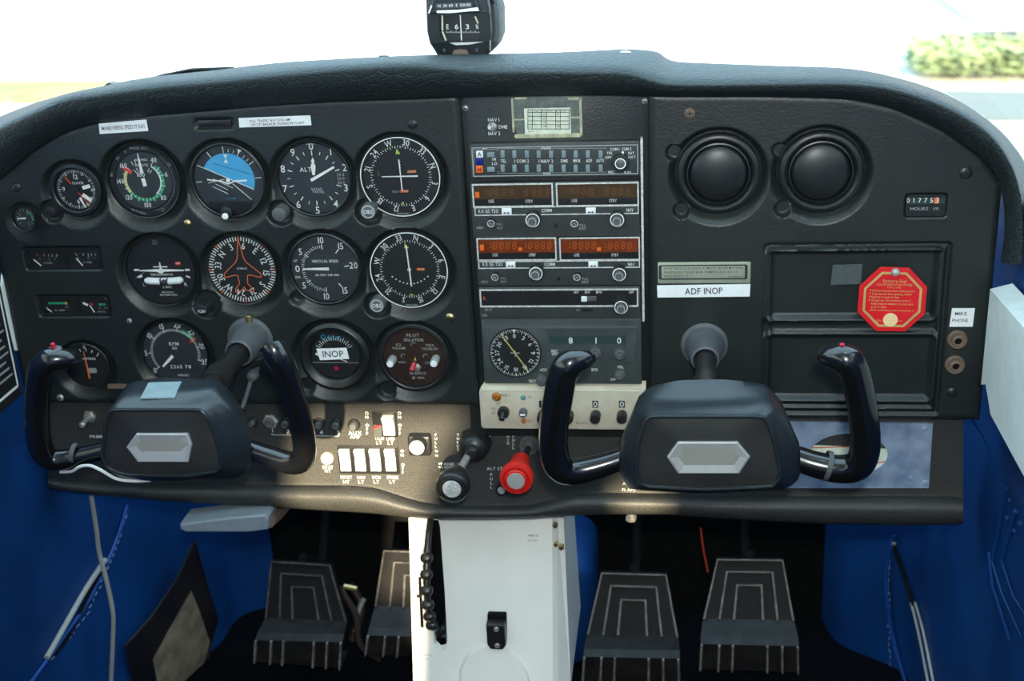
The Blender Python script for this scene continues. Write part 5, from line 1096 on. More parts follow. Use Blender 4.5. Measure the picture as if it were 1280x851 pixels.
yr = yoke('right black control yoke with no sticker, before the copilot side', [(815, 482), (850, 475), (905, 474), (958, 480), (978, 503), (990, 545), (990, 590), (960, 606), (800, 606), (785, 585), (785, 530), (798, 495)],
     [(806, 502), (960, 498), (984, 520), (1000, 555), (1001, 596), (985, 611), (883, 616), (786, 611), (773, 592), (775, 549), (790, 520)], [q('A4', *p) for p in ((412, 383), (828, 383), (856, 450), (888, 590), (862, 632), (620, 642), (400, 632), (370, 592), (380, 480), (394, 428))],
     (hexo('A4', ((484, 531), (520, 480), (730, 480), (772, 531), (735, 588), (522, 588))), hexo('A4', ((524, 532), (542, 505), (714, 505), (736, 532), (716, 560), (545, 560)))),
     [([(782, 572, .165, .0100), (755, 581, .168, .0108), (722, 589, .172, .0122), (702, 586, .176, .0134), (693, 568, .180, .0136), (692, 535, .184, .0136), (698, 495, .187, .0134), (704, 467, .189, .0130), (712, 455, .189, .0130), (724, 450, .186, .0108), (736, 448, .181, .0080), (743, 447.5, .179, .0040)], None),
      ([(994, 572, .165, .0115), (1018, 580, .168, .0120), (1048, 586, .172, .0128), (1071, 582, .176, .0136), (1081, 562, .180, .0134), (1080, 525, .184, .0132), (1073, 485, .187, .0132), (1066, 460, .189, .0130), (1056, 449, .188, .0134), (1042, 446, .184, .0110), (1030, 446, .179, .0080), (1024, 446, .177, .0040)], (1052, 438, .188, False))],
     ((880.5, 431), (888, 560), .0195), [(1034, 582, .170, .0138, (1, -.25, 0))])
# ================================================================== PEDESTAL
dp0, dp1 = -.02, .045          # the face leans out towards its foot
zt = P(600, 640, dp0)[1]; zb = P(600, 870, dp1)[1]
def ped_d(z): return dp0 + (dp1 - dp0) * (zt - z) / (zt - zb)
def PP(px, py, off=0):
    x, z = P(px, py, dp0)
    for _ in range(6): x, z = P(px, py, ped_d(z) + off)
    return (x, z, ped_d(z) + off)
PX0 = PP(511, 660)[0]; PX1 = PP(690, 660)[0]; PX2 = PX1 + .012
ped = thing('pedestal', 'white metal centre pedestal below the engine controls', 'pedestal', (PX0 + PX1) / 2, zb, 0)
slot = [PP(*p) for p in ((540, 650), (548, 650), (550, 658), (556, 740), (559, 800), (557, 812), (549, 814), (543, 808), (541, 760), (536, 720), (533, 690), (534, 662))]
outer = [(PX0, zt), (PX1, zt), (PX1, zb), (PX0 + .003, zb)]
loops = [ccw(outer), ccw([(p[0], p[1]) for p in slot])[::-1]]; allp = [p for l in loops for p in l]; tris = tessellate_polygon([[Vector((p[0], p[1], 0)) for p in l] for l in loops])
mb = MB(); mb.add([(x, z, ped_d(z)) for x, z in allp], [tuple(t_) for t_ in tris])
n4 = len(loops[1]); mb.add([(x, z, ped_d(z)) for x, z in loops[1]] + [(x, z, ped_d(z) - .012) for x, z in loops[1]], [(i, i + n4, (i + 1) % n4 + n4, (i + 1) % n4) for i in range(n4)])
mb.loft([[(PX0, zt, dp0), (PX0 + .003, zb, dp1)], [(PX0 + .0, zt, -.14), (PX0 + .003, zb, -.14)]], smooth=False); mb.loft([[(PX1, zt, dp0), (PX1, zb, dp1)], [(PX1 + .005, zt, dp0 - .006), (PX1 + .006, zb, dp1 - .006)], [(PX2, zt, -.03), (PX2 + .006, zb, .02)], [(PX2, zt, -.14), (PX2 + .006, zb, -.14)]], smooth=False)
mb.build('housing', M_ped, ped)
mb = MB(); a = PP(538, 655)[0]; b = PP(560, 655)[0]; mb.box(a - .006, b + .006, PP(550, 822)[1], PP(545, 645)[1], -.13, -.075, .002); mb.build('slot_well', M_dark, ped)
mb = MB(); mb.add([PP(x, y, .0006) for x, y in ((514, 660), (534, 662), (536, 720), (541, 808), (560, 815), (568, 812), (568, 827), (524, 827), (517, 767), (514.5, 700))], [tuple(range(10))]); mb.build('trim_plate', M_ped, ped)
mb = MB(); pts = [(x, y) for x, y in [(572, 870), (574, 836), (584, 815), (600, 805.5), (615, 804), (632, 808), (648, 822), (660, 840), (666, 870)]]
dm_ = [PP(x, y, .0005) for x, y in pts]; dm2 = [PP(620 + (x - 620) * .93, 870 + (y - 870) * .93, .007) for x, y in pts]; mb.loft([dm_, dm2]); mb.add(dm2, [tuple(range(len(dm2)))]); mb.build('domed_cover', M_ped, ped)
def ptxt(L, m, name='lettering'):
    mb = MB()
    for s, x, y, h, w, rot in L:
        p = PP(x, y, .0009); mb.text(s, p[0], p[1], h, p[2], rot=rot, w=w)
    return mb.build(name, m, ped)
ptxt([('NOSE', *q('A7', 684, 150), .0026, .0105, 0), ('DOWN', *q('A7', 684, 167), .0026, .0105, 0), ('MIKE', *q('A7', 1118, 150), .0028, .0110, 0), ('JACK', *q('A7', 1115, 168), .0028, .0110, 0), ('NOSE', *q('A7', 713, 605), .0024, .009, 0), ('UP', *q('A7', 711, 620), .0024, .004, 0)] +
     [(ch, *q('A7', 658 + i * .8, 352 + i * 17), .0026, None, 0) for i, ch in enumerate('TAKE-OFF')] + [('FUEL SELECTOR', *q('A7', 945, 697), .0030, .033, 0)], M_dim)
mb = MB(); mb.add([PP(*q('A7', x, y), .0012) for x, y in ((679, 308), (690, 308), (700, 500), (688, 500))], [(0, 1, 2, 3)]); mb.build('trim_indicator_slot', M_dark, ped); mb = MB(); p = PP(*q('A7', 688, 378), .001); mb.c = p; mb.box(-.0045, .002, -.0012, .0012, 0, .003, .0005); mb.build('trim_pointer', M_knob, ped)
for zx, zy in ((1200, 112), (1203, 183), (1224, 195)):
    x, y = q('A7', zx, zy); p = P3(x, y, -.012); mb = MB(p); mb.lathe([(.0030, -.004), (.0030, .001), (.002, .0022), (0, .0024)], n=10); mb.build('bolt', M_brass, ped)
for zx, zy in ((1240, 405), (1243, 330), (1228, 515), (1215, 608), (1240, 560)):
    x, y = q('A7', zx, zy); p = P3(x, y, -.012); mb = MB(p); mb.lathe([(.0018, -.004), (.0018, .0006), (0, .0014)], n=8); mb.build('rivet', M_steel, ped)
# latch on the pedestal
p = PP(*q('A7', 982, 500)); lt = thing('pedestal_latch', 'black block with two screws on the white pedestal', 'latch', *p)
mb = MB(p); mb.box(-.0105, .0105, -.015, .0185, -.004, .004, .001, .0004); mb.build('base', M_dark, lt)
mb = MB(p); mb.prism([(-.0105, -.013), (-.007, -.0185), (.007, -.0185), (.0105, -.013), (.010, .0135), (-.0105, .0135)], .003, .016, .0012); mb.build('block', M_knob, lt)
for dz in (.0085, -.0130): mb = MB((p[0] + .001, p[1] + dz, p[2])); mb.lathe([(.0032, .0155), (.003, .0170), (.002, .0176), (.0018, .0168), (0, .0168)], n=12); mb.build('screw', M_steel, lt)
# trim wheel: a beaded rim turning in the slot
cx = PP(540, 730)[0]; ang = [q('A7', *p) for p in ((738, 100), (725, 160), (715, 232), (712, 305), (713, 378), (716, 447), (727, 500), (737, 540), (762, 572))]
Rw = .084; za = PP(536, 700)[1]; zmid = (PP(542, 655)[1] + PP(548, 806)[1]) / 2; dc = ped_d(zmid) + .030 - Rw; slope = (dp1 - dp0) / (zt - zb)
tw = thing('trim_wheel', 'black beaded elevator trim wheel in the pedestal slot', 'trim wheel', cx, zmid, dc)
mb = MB((cx, zmid, dc)); lean = math.atan(slope)
def wp(a, r, dx=0): return (dx, r * math.sin(a - lean), r * math.cos(a - lean))
mb.tube([wp(a, Rw - .003) for a in np.linspace(-PI * .62, PI * .62, 64)], .0038, 12); mb.loft([[wp(a, Rw - .004, s) for a in np.linspace(-PI * .62, PI * .62, 48)] for s in (-.003, -.003)]); mb.build('rim', M_knob, tw)
mb = MB((cx, zmid, dc)); vs = [wp(a, Rw - .004) for a in np.linspace(-PI * .62, PI * .62, 48)]
for s in (-.002, .002): mb.add([(s, v[1], v[2]) for v in vs], [tuple(range(len(vs)))])
mb.build('web', M_dark, tw)
for a in np.linspace(-.88, .88, 9):
    mb = MB((cx, zmid, dc)); e = wp(a, Rw - .001); mb.tube([(-.0070, e[1], e[2]), (-.0058, e[1], e[2]), (-.003, e[1], e[2]), (.003, e[1], e[2]), (.0058, e[1], e[2]), (.0070, e[1], e[2])], [.002, .0044, .0060, .0060, .0044, .002], 12); mb.build('bead', M_knob, tw)
# ================================================================== RUDDER PEDALS
def pedal(name, label, top, bot, lip, d0=-.27, d1=-.225, dl=-.185):
    """top / bot / lip: left and right picture points of the tread's upper edge, its foot and the lower lip (4)"""
    T0, T1 = P3(*top[0], d0), P3(*top[1], d0); B0, B1 = P3(*bot[0], d1), P3(*bot[1], d1)
    c = [(a + b) / 2 for a, b in zip(B0, B1)]; t = thing('rudder_pedal', label, 'pedal', *c); th = Vector((0, -.006, -.014))
    def at(u, v, o=0): a = Vector(T0).lerp(Vector(T1), u); b = Vector(B0).lerp(Vector(B1), u); p = a.lerp(b, v); return tuple(p + Vector((0, o * .35, o)))
    mb = MB(); f4 = [at(0, 0), at(1, 0), at(1, 1), at(0, 1)]; bk = [tuple(Vector(p) + th) for p in f4]; mb.add(f4 + bk, [(0, 1, 2, 3), (0, 4, 5, 1), (1, 5, 6, 2), (2, 6, 7, 3), (3, 7, 4, 0)]); mb.build('tread', M_pedal, t)
    for k, (a, b) in enumerate(((.0, .0), (.17, .20), (.33, .42))):
        w = .022; wv = .022
        pts = [((a, 1), (a + w, 1), (a + w, b + wv), (a, b)), ((a, b), (a + w, b + wv), (1 - a - w, b + wv), (1 - a, b)), ((1 - a, b), (1 - a - w, b + wv), (1 - a - w, 1), (1 - a, 1))]
        mb = MB()
        for qd in pts: l = [at(u, v, .0001) for u, v in qd]; h = [at(u, v, .0035) for u, v in qd]; mb.add(h + l, [(0, 1, 2, 3)] + [(i, i + 4, (i + 1) % 4 + 4, (i + 1) % 4) for i in range(4)])
        mb.build('tread_ridge', M_ridge, t)
    L0, L1, L2, L3 = P3(*lip[0], dl), P3(*lip[1], dl), P3(*lip[2], dl), P3(*lip[3], dl)
    def la(u, v, o=0): a = Vector(L0).lerp(Vector(L1), u); b = Vector(L3).lerp(Vector(L2), u); p = a.lerp(b, v); return tuple(p + Vector((0, 0, o)))
    mb = MB(); mb.loft([[B0, B1], [tuple(Vector(L0) + Vector((0, .004, -.012))), tuple(Vector(L1) + Vector((0, .004, -.012)))], [L0, L1], [L3, L2], [tuple(Vector(L3) + Vector((0, 0, -.04))), tuple(Vector(L2) + Vector((0, 0, -.04)))]], smooth=False); mb.build('heel_roll', M_heelroll, t)
    for u in (.01, .19, .33, .68, .83, .985):
        mb = MB(); w = .012; l = [la(u - w, 0), la(u + w, 0), la(u + w, 1), la(u - w, 1)]; h = [la(u - w * .6, .0, .005), la(u + w * .6, .0, .005), la(u + w * .6, 1, .005), la(u - w * .6, 1, .005)]
        mb.add(h + l, [(0, 1, 2, 3)] + [(i, i + 4, (i + 1) % 4 + 4, (i + 1) % 4) for i in range(4)]); mb.build('heel_ridge', M_heel, t)
    mb = MB(); m1 = [(a + b) / 2 for a, b in zip(T0, T1)]; mb.tube([(m1[0], m1[1], m1[2] - .012), (m1[0], m1[1] - .06, m1[2] - .09), (m1[0], m1[1] + .02, -.42)], .007, 8); mb.build('arm', M_dark, t)
    return t
Z = lambda k, L: [q(k, *p) for p in L]
pedal('rudder_pedal', 'leftmost of the four black rudder pedals', Z('A7', ((120, 245), (345, 260))), Z('A7', ((98, 462), (408, 476))), Z('A7', ((58, 548), (390, 556), (386, 655), (54, 630))))
pedal('rudder_pedal', 'black rudder pedal partly hidden behind the left side of the pedestal', [(480, 687), (562, 690)], [(469, 757), (575, 760)], [(459, 794), (580, 797), (580, 824), (456, 817)])
pedal('rudder_pedal', 'lower black rudder pedal just right of the pedestal', Z('A8', ((153, 202), (327, 207))), Z('A8', ((115, 366), (358, 374))), Z('A8', ((105, 428), (362, 433), (364, 505), (100, 500))))
pedal('rudder_pedal', 'higher black rudder pedal at the right of the footwell', Z('A8', ((461, 166), (637, 168))), Z('A8', ((424, 326), (667, 330))), Z('A8', ((418, 394), (680, 400), (681, 469), (414, 461))))
t = thing('rudder_linkage', 'rusty brown rudder linkage rods between the two left pedals', 'linkage', *P3(440, 790, -.30)); 
for nm, L, r, m in (('push_rod', ((425, 735, -.30), (445, 770, -.27), (450, 805, -.24), (475, 825, -.24)), .005, M_brown), ('link_rod', ((438, 730, -.31), (452, 760, -.30), (440, 800, -.28)), .006, M_brown), ('spring', ((455, 748, -.30), (448, 765, -.29), (444, 790, -.28)), .0035, M_steel), ('clevis', ((430, 733, -.30), (446, 736, -.30)), .004, M_brass)):
    mb = MB(); mb.tube(bez([P3(*p) for p in L], 4), r, 8); mb.build(nm, m, t)
mb = MB(); mb.tube(bez([P3(876, 660, -.3), P3(879, 685, -.3), P3(885, 715, -.3)], 4), .0012, 6); o = mb.build('orange_wire', M_redprint); tag(o, 'thin orange wire hanging in the dark footwell above the pedals', 'wire')
x, z, d = P3(789, 648, -.02); t = thing('underside_bolt', 'small steel bolt hanging under the panel lip right of the pedestal', 'bolt', x, z, d); mb = MB((x, z, d)); mb.tube([(0, .010, 0), (0, -.001, 0)], .003, 8); mb.build('shank', M_steel, t); mb = MB((x, z, d)); mb.tube([(0, .003, 0), (0, -.002, 0)], .006, 6); mb.build('nut', M_steel, t)
# ================================================================== LOWER SWITCH PANEL
DS = -.012; FS = Face('A2', DS)
def vtext(mb, s, px, y0, y1, h, d):
    n = len(s)
    for i, ch in enumerate(s): mb.text(ch, *P(px, y0 + (y1 - y0) * i / max(1, n - 1), d), h, d)
# rockers
t = thing('rocker_switch_bank', 'bank of four white rocker switches in a black frame, lit by the sun', 'switches', *FS.xy(606, 616), DS)
mb = MB(); rr = FS.rect(472, 556, 740, 678); mb.box(*rr, DS - .002, DS + .0015, .0015, .0004); mb.build('bezel', M_knob, t)
for x0, x1 in ((481, 526), (547, 592), (614, 659), (681, 726)):
    a, b, v0, v1 = FS.rect(x0, 568, x1, 664); vm = v0 + (v1 - v0) * .62; mb = MB()
    mb.loft([[(a, v0, DS + .001), (b, v0, DS + .001)], [(a, v0 + .0005, DS + .0036), (b, v0 + .0005, DS + .0036)], [(a, vm, DS + .0026), (b, vm, DS + .0026)], [(a, v1 - .0005, DS + .0058), (b, v1 - .0005, DS + .0058)], [(a, v1, DS + .001), (b, v1, DS + .001)]], smooth=False)
    for xx in (a, b): mb.add([(xx, v0, DS + .001), (xx, v0 + .0005, DS + .0036), (xx, vm, DS + .0026), (xx, v1 - .0005, DS + .0058), (xx, v1, DS + .001)], [(0, 1, 2, 3, 4)])
    mb.build('rocker', M_switch, t)
mb = MB(); k = FS.sx(600, 700); kv = FS.sy(600, 700); dt = DS + .0004
for a, b, x in (('PITOT', 'HT', 507), ('NAV', 'LT', 573), ('BCN', 'LT', 640), ('STROBE', 'LT', 711)): mb.text(a, *FS.xy(x, 696), 14 * kv, dt, w=(50 if len(a) > 4 else 36) * k); mb.text(b, *FS.xy(x, 716), 14 * kv, dt)
vtext(mb, 'ON', FS and q('A2', 754, 0)[0], q('A2', 0, 580)[1], q('A2', 0, 598)[1], 12.5 * kv, dt); vtext(mb, 'OFF', q('A2', 757, 0)[0], q('A2', 0, 640)[1], q('A2', 0, 674)[1], 12.5 * kv, dt); mb.build('lettering', M_white, t)
t = thing('light_switch_pair', 'pair of switches, one white rocker up and one dark red-marked rocker', 'switches', *FS.xy(678, 460), DS)
mb = MB(); rr = FS.rect(624, 404, 732, 516); mb.box(*rr, DS - .002, DS + .0012, .001, .0004); mb.build('bezel', M_knob, t)
a, b, v0, v1 = FS.rect(672, 418, 722, 502); mb = MB(); vm = v0 + (v1 - v0) * .55
mb.loft([[(a, v0, DS), (b, v0, DS)], [(a, v0, DS + .005), (b, v0, DS + .005)], [(a, vm, DS + .0045), (b, vm, DS + .0045)], [(a, v1, DS + .011), (b, v1, DS + .011)], [(a, v1, DS), (b, v1, DS)]], smooth=False)
for xx in (a, b): mb.add([(xx, v0, DS), (xx, v0, DS + .005), (xx, vm, DS + .0045), (xx, v1, DS + .011), (xx, v1, DS)], [(0, 1, 2, 3, 4)])
mb.build('rocker', M_switch, t)
a, b, v0, v1 = FS.rect(630, 410, 666, 508); mb = MB(); mb.loft([[(a, v0, DS), (b, v0, DS)], [(a, v0, DS + .007), (b, v0, DS + .007)], [(a, (v0 + v1) / 2, DS + .003), (b, (v0 + v1) / 2, DS + .003)], [(a, v1, DS + .003), (b, v1, DS + .003)]], smooth=False); rk = mb.build('rocker', M_radioblk, t, label='dark rocker with a red line')
mb = MB(); mb.seg(FS.xy(632, 466), FS.xy(664, 452), .0016, DS + .0078); mb.build('red_line', M_red, rk)
mb = MB(); mb.text('TAXI', *FS.xy(652, 523), 14 * kv, dt, w=40 * k); mb.text('LT', *FS.xy(652, 542), 14 * kv, dt); mb.text('LND', *FS.xy(703, 525), 14 * kv, dt, w=36 * k); mb.text('LT', *FS.xy(703, 544), 14 * kv, dt)
for x in (597, 742): vtext(mb, 'ON', q('A2', x, 0)[0], q('A2', 0, 412)[1], q('A2', 0, 430)[1], 12.5 * kv, dt); vtext(mb, 'OFF', q('A2', x + 2, 0)[0], q('A2', 0, 466)[1], q('A2', 0, 502)[1], 12.5 * kv, dt)
mb.build('lettering', M_white, t)
# breakers
mbn = []
for zx, zy, r, nut, nm, lb, lt_ in ((95, 448, 22, False, 'circuit_breaker', 'small black breaker button beside the left hub', ''), (172, 446, 34, True, 'circuit_breaker', 'breaker with a bright hexagonal nut, numbered one', '1'), (240, 452, 27, False, 'circuit_breaker', 'breaker partly behind the left yoke grip, numbered two', '2'),
     (388, 456, 26, False, 'circuit_breaker', 'breaker numbered four just right of the left yoke grip', '4'), (464, 457, 26, False, 'circuit_breaker', 'breaker numbered five, second right of the left yoke grip', '5'), (542, 461, 27, False, 'circuit_breaker', 'breaker marked AUX AMP at the end of its row', '')):
    u, v = FS.xy(zx, zy); a = r * FS.sx(zx, zy); t = thing(nm, lb, 'circuit breaker', u, v, DS, 'breakers along the switch panel')
    mb = MB((u, v, DS)); mb.lathe([(a, 0), (a, .003), (a * .86, .004), (a * .62, .004)], n=6 if nut else 24); mb.build('nut', M_steel if nut else M_knob, t)
    mb = MB((u, v, DS)); mb.lathe([(a * .62, .003), (a * .60, .008), (a * .5, .0092), (a * .3, .0092), (a * .25, .0086), (0, .0086)], n=20); mb.build('button', M_knobgrey, t)
    if lt_ or 'AUX' in lb:
        mb = MB()
        if lt_: mb.text(lt_, *FS.xy(zx + 8, zy + 41), 17 * kv, dt)
        else: mb.text('AUX', *FS.xy(545, 500), 16 * kv, dt); mb.text('AMP', *FS.xy(545, 517), 14 * kv, dt)
        mb.build('lettering', M_white, t)
mb = MB(); L = ((178, 500), (178, 507), (472, 514), (472, 504))
for i in range(3): mb.seg(FS.xy(*L[i]), FS.xy(*L[i + 1]), .0006, dt)
mb.build('bracket_line', M_white, panel)
u, v = FS.xy(423, 610); t = thing('round_breaker', 'round white breaker left of the rocker switch bank', 'circuit breaker', u, v, DS); mb = MB((u, v, DS)); mb.lathe([(.0072, 0), (.0070, .003), (.0055, .004), (.0052, .003)], n=28); mb.build('ring', M_beige, t); mb = MB((u, v, DS)); mb.lathe([(.0050, .002), (.0048, .007), (.004, .008), (0, .0082)], n=24); mb.build('button', M_label, t); mb = MB(); mb.text('PITOT', *FS.xy(425, 652), 16 * kv, dt, w=46 * k); mb.text('HT', *FS.xy(425, 668), 12.5 * kv, dt); mb.build('lettering', M_white, t)
# primer toggle at the far left
u, v = P(112.5, 520, DS); t = thing('primer_toggle', 'silver toggle switch left of the left yoke hub', 'toggle switch', u, v, DS)
mb = MB((u, v, DS)); mb.lathe([(.0078, 0), (.0074, .003), (.0055, .004), (.0045, .0065), (0, .0065)], n=6); mb.build('nut', M_steel, t); e = P3(102.5, 531.5, DS + .022); mb = MB((u, v, DS)); mb.tube([(0, 0, .004), (e[0] - u, e[1] - v, .022), ((e[0] - u) * 1.1, (e[1] - v) * 1.1, .0235)], [.0022, .0036, .0020], 12); mb.build('lever', M_steel, t)
mb = MB(); mb.text('PRIMER', *P(123, 545.5, DS), .0034, DS + .0004, w=.020); mb.build('lettering', M_white, t)
# pitot / cabin heat button
u, v = P(521, 559.5, DS + .020); t = thing('white_faced_knob', 'square black pull knob with a round white face, right of the rockers', 'knob', u, v, DS)
u0, v0 = P(526, 553, DS); mb = MB((u0, v0, DS)); mb.box(-.0125, .0125, -.012, .012, -.001, .010, .003, .002, 4); mb.build('base', M_knob, t)
mb = MB((u, v, DS)); mb.lathe([(.0096, .008), (.0096, .018), (.0088, .0195), (.0082, .0198)], n=32); mb.build('stem', M_knob, t); mb = MB((u, v, DS)); mb.lathe([(.0084, .019), (.0080, .0208), (0, .0214)], n=32); mb.build('white_cap', M_label, t)
mb = MB(); vtext(mb, 'PULL', q('A2', 903, 0)[0], q('A2', 0, 508)[1], q('A2', 0, 560)[1], .0030, dt); vtext(mb, 'ON', q('A2', 906, 0)[0], q('A2', 0, 580)[1], q('A2', 0, 600)[1], .0030, dt); mb.build('lettering', M_white, t)
# throttle
def rod(t, p0, p1, r, m, name='rod'): mb = MB(); mb.tube([p0, p1], r, 12); return mb.build(name, m, t)
F3 = Face('A3', DS)
a = P3(*q('A3', 402, 225), DS); d1 = .075; b = P3(*q('A3', 277, 472), d1); t = thing('throttle_knob', 'big black throttle knob with a grey centre, pulled out on its rod', 'knob', *a)
mb = MB(a); mb.lathe([(.0190, -.001), (.0185, .003), (.0170, .006), (.0165, .010)], n=8); mb.lathe([(.0155, .008), (.0155, .016), (.013, .020), (.0085, .022), (.0065, .028), (.005, .030), (0, .030)], n=28); mb.build('friction_nut', M_knob, t)
rod(t, (a[0], a[1], DS), (b[0], b[1], d1 - .02), .0042, M_steel)
mb = MB((b[0], b[1], d1)); mb.lathe([(.006, -.038), (.009, -.036), (.0115, -.024), (.0165, -.016), (.0178, -.012), (.0182, -.006), (.0170, -.001), (.0152, .001), (.0140, -.0005), (.0128, .0008), (.0112, .001)], n=48); kb = mb.build('knob', M_knob, t); mb = MB((b[0], b[1], d1)); mb.lathe([(.0100, .0005), (.0094, .0018), (0, .0022)], n=32); mb.build('grey_centre', M_frame, kb)
mb = MB(); vtext(mb, 'THROT', q('A3', 310, 0)[0], q('A3', 0, 186)[1], q('A3', 0, 266)[1], .0032, dt); vtext(mb, 'PUSH', q('A3', 337, 0)[0], q('A3', 0, 186)[1], q('A3', 0, 246)[1], .0032, dt); vtext(mb, 'OPEN', q('A3', 474, 0)[0], q('A3', 0, 188)[1], q('A3', 0, 250)[1], .0034, dt)
mb.text('PANEL LT', *F3.xy(278, 340), .0034, dt, w=.0250); mb.text('RADIO LT', *F3.xy(268, 357), .0034, dt, w=.0200)
for y in (338, 356): mb.ringflat(.0006, .0012, dt, 0, 360, *F3.xy(211, y))
mb.build('lettering', M_white, t)
# mixture
a = P3(*q('A3', 690, 240), DS); d1 = .062; b = P3(*q('A3', 620, 424), d1); t = thing('mixture_knob', 'red mixture knob with a spun silver centre', 'knob', *a)
mb = MB(a); mb.lathe([(.0118, -.001), (.0116, .002), (.0105, .0036), (.0090, .0036), (.0075, .002), (.0060, .002), (.0052, .006), (.004, .0072), (0, .0072)], n=32); mb.build('collar', M_knobgrey, t); rod(t, (a[0], a[1], DS), (b[0], b[1], d1 - .02), .0036, M_shaft)
mb = MB((b[0], b[1], d1)); n_ = 24; prof = [(.0085, -.046), (.0098, -.044), (.0120, -.026), (.0150, -.014), (.0176, -.008), (.0180, -.004), (.0168, .0), (.0140, .0005), (.0135, -.002), (.0122, -.002), (.0118, .002), (.0108, .003), (.0092, .003)]; mb.lathe(prof, n=48); kb = mb.build('knob', M_red, t)
mb = MB((b[0], b[1], d1)); mb.lathe([(.0094, .0025), (.0090, .0038), (0, .0041)], n=40); mb.build('silver_centre', M_chrome, kb)
mb = MB(); vtext(mb, 'MIX', q('A3', 576, 0)[0], q('A3', 0, 192)[1], q('A3', 0, 230)[1], .0034, dt); vtext(mb, 'PULL', q('A3', 605, 0)[0], q('A3', 0, 192)[1], q('A3', 0, 254)[1], .0034, dt); mb.build('lettering', M_white, t)
# alternate static
b = P3(*q('A3', 541, 482), DS + .022); t = thing('static_knob', 'small black ALT STATIC knob half behind the red mixture knob', 'knob', b[0], b[1], DS)
mb = MB((b[0], b[1], DS)); mb.lathe([(.003, 0), (.003, .010), (.0064, .012), (.0068, .020), (.0060, .0218), (.0044, .022)], n=28); kb = mb.build('knob', M_knob, t); mb = MB((b[0], b[1], DS)); mb.lathe([(.0044, .0215), (.0041, .0226), (0, .0228)], n=24); mb.build('silver_centre', M_chrome, kb)
mb = MB(); mb.text('ALT STATIC', *F3.xy(535, 365), .0034, dt, w=.030); vtext(mb, 'PULL', q('A3', 487, 0)[0], q('A3', 0, 398)[1], q('A3', 0, 464)[1], .0034, dt); mb.build('lettering', M_white, t)
mb = MB(); mb.text('AIR', *P(783, 604, DS), .0036, dt); mb.text('FLAPS', *P(786, 612, DS), .0036, dt, w=.0145); mb.build('lettering', M_white, panel)
# gust lock pin left of the shaft
t = thing('control_lock_pin', 'grey ball-ended pin hanging beside the left yoke shaft', 'pin', *P3(315, 470, .02)); mb = MB(P3(315.5, 469.5, .02)); mb.lathe([(.002, -.022), (.004, -.010), (.0062, -.005), (.0066, 0), (.0050, .004), (0, .0055)], n=20); mb.build('ball_end', M_rubber, t); rod(t, P3(314.5, 474, .018), P3(303, 510, .03), .0024, M_rubber, 'pin_rod')
# aluminium plate with an oval hole
d = -.0085; F5 = Face('A5', d); pts = [F5.xy(*p) for p in ((20, 468), (516, 474), (503, 676), (20, 676))]; cx_, cz_ = F5.xy(252, 572); hx = F5.sx(252, 572) * 122; hz = F5.sy(252, 572) * 66
t = thing('cover_plate', 'bare aluminium cover plate with an oval hole at the lower right', 'plate', cx_, cz_, d)
mb = MB(); mb.plate(pts, [circ(cx_, cz_, hx, 48, hz)], d - .003, d); mb.build('sheet', M_alum, t)
for zx, zy in ((446, 646), (490, 490), (492, 660)): mb = MB((*F5.xy(zx, zy), d)); mb.lathe([(.0036, -.001), (.0034, .0007), (.002, .0012), (0, .0013)], n=12); mb.build('screw', M_alum, t)
t2 = thing('folded_paper', 'cream papers seen through the oval hole in the aluminium plate', 'paper', cx_, cz_, d - .003)
mb = MB(); r0 = F5.rect(122, 545, 385, 650); mb.prism([(r0[0], r0[2]), (r0[1], r0[2]), (r0[1], r0[3] - .004), (r0[0], r0[3])], d - .0034, d - .0018); mb.build('sheet', M_card, t2); mb = MB(); mb.seg(F5.xy(128, 552), F5.xy(300, 546), .0012, d - .0014); mb.seg(F5.xy(250, 620), F5.xy(385, 590), .0012, d - .0014); mb.build('red_edge', M_redprint, t2)
# parking brake handle under the left
t = thing('brake_handle', 'grey wedge-shaped metal brake handle under the left of the panel', 'handle', *P3(285, 655, .03)); d = .03
po = [q('A6', *p) for p in ((706, 236), (900, 212), (1040, 200), (1052, 215), (1050, 258), (985, 268), (730, 268), (706, 256))]; mb = MB(); mb.prism([P(x, y, d) for x, y in po], d - .035, d, .002, False, True); mb.build('grip', M_handle, t)
mb = MB(); mb.tube([P3(335, 652, .015), P3(345, 642, -.01), P3(352, 632, -.05)], [.008, .009, .010], 10); mb.build('shank', M_jack, t)
# ================================================================== SIDE WALLS
# placard in a pale frame on the left door post
WX = XL + .0015
def on_left(px, py, lift=0):
    a = Vector((px - 640, -(py - 425.5), FPX)); w = Vector((a.dot(_x), a.dot(_n), a.dot(_z))); s = (WX + lift) / w[0]; return (WX + lift, w[2] * s, DIST - w[1] * s)
def on_right(px, py, lift=0):
    X = XR - .002 - lift; a = Vector((px - 640, -(py - 425.5), FPX)); w = Vector((a.dot(_x), a.dot(_n), a.dot(_z))); s = X / w[0]; return (X, w[2] * s, DIST - w[1] * s)
def slab_on(fn, pts, th, m, name, label=None, cat=None, parent=None):
    lo = [fn(x, y, 0) for x, y in pts]; hi = [fn(x, y, 0) for x, y in pts]; s = 1 if fn is on_left else -1
    hi = [(p[0] + s * th, p[1], p[2]) for p in hi]; n_ = len(pts); mb = MB(); mb.add(hi + lo, [tuple(range(n_))] + [(i, i + n_, (i + 1) % n_ + n_, (i + 1) % n_) for i in range(n_)]); o = mb.build(name, m, parent)
    if label: tag(o, label, cat)
    return o
z1 = on_left(20, 440)[1]; z2 = on_left(24, 486)[1]
t = thing('door_placard', 'black instruction placard in a white line border on the left door, at frame edge', 'placard', *on_left(8, 430)); 
def rel(z, d, l): return (WX + l, z, d)
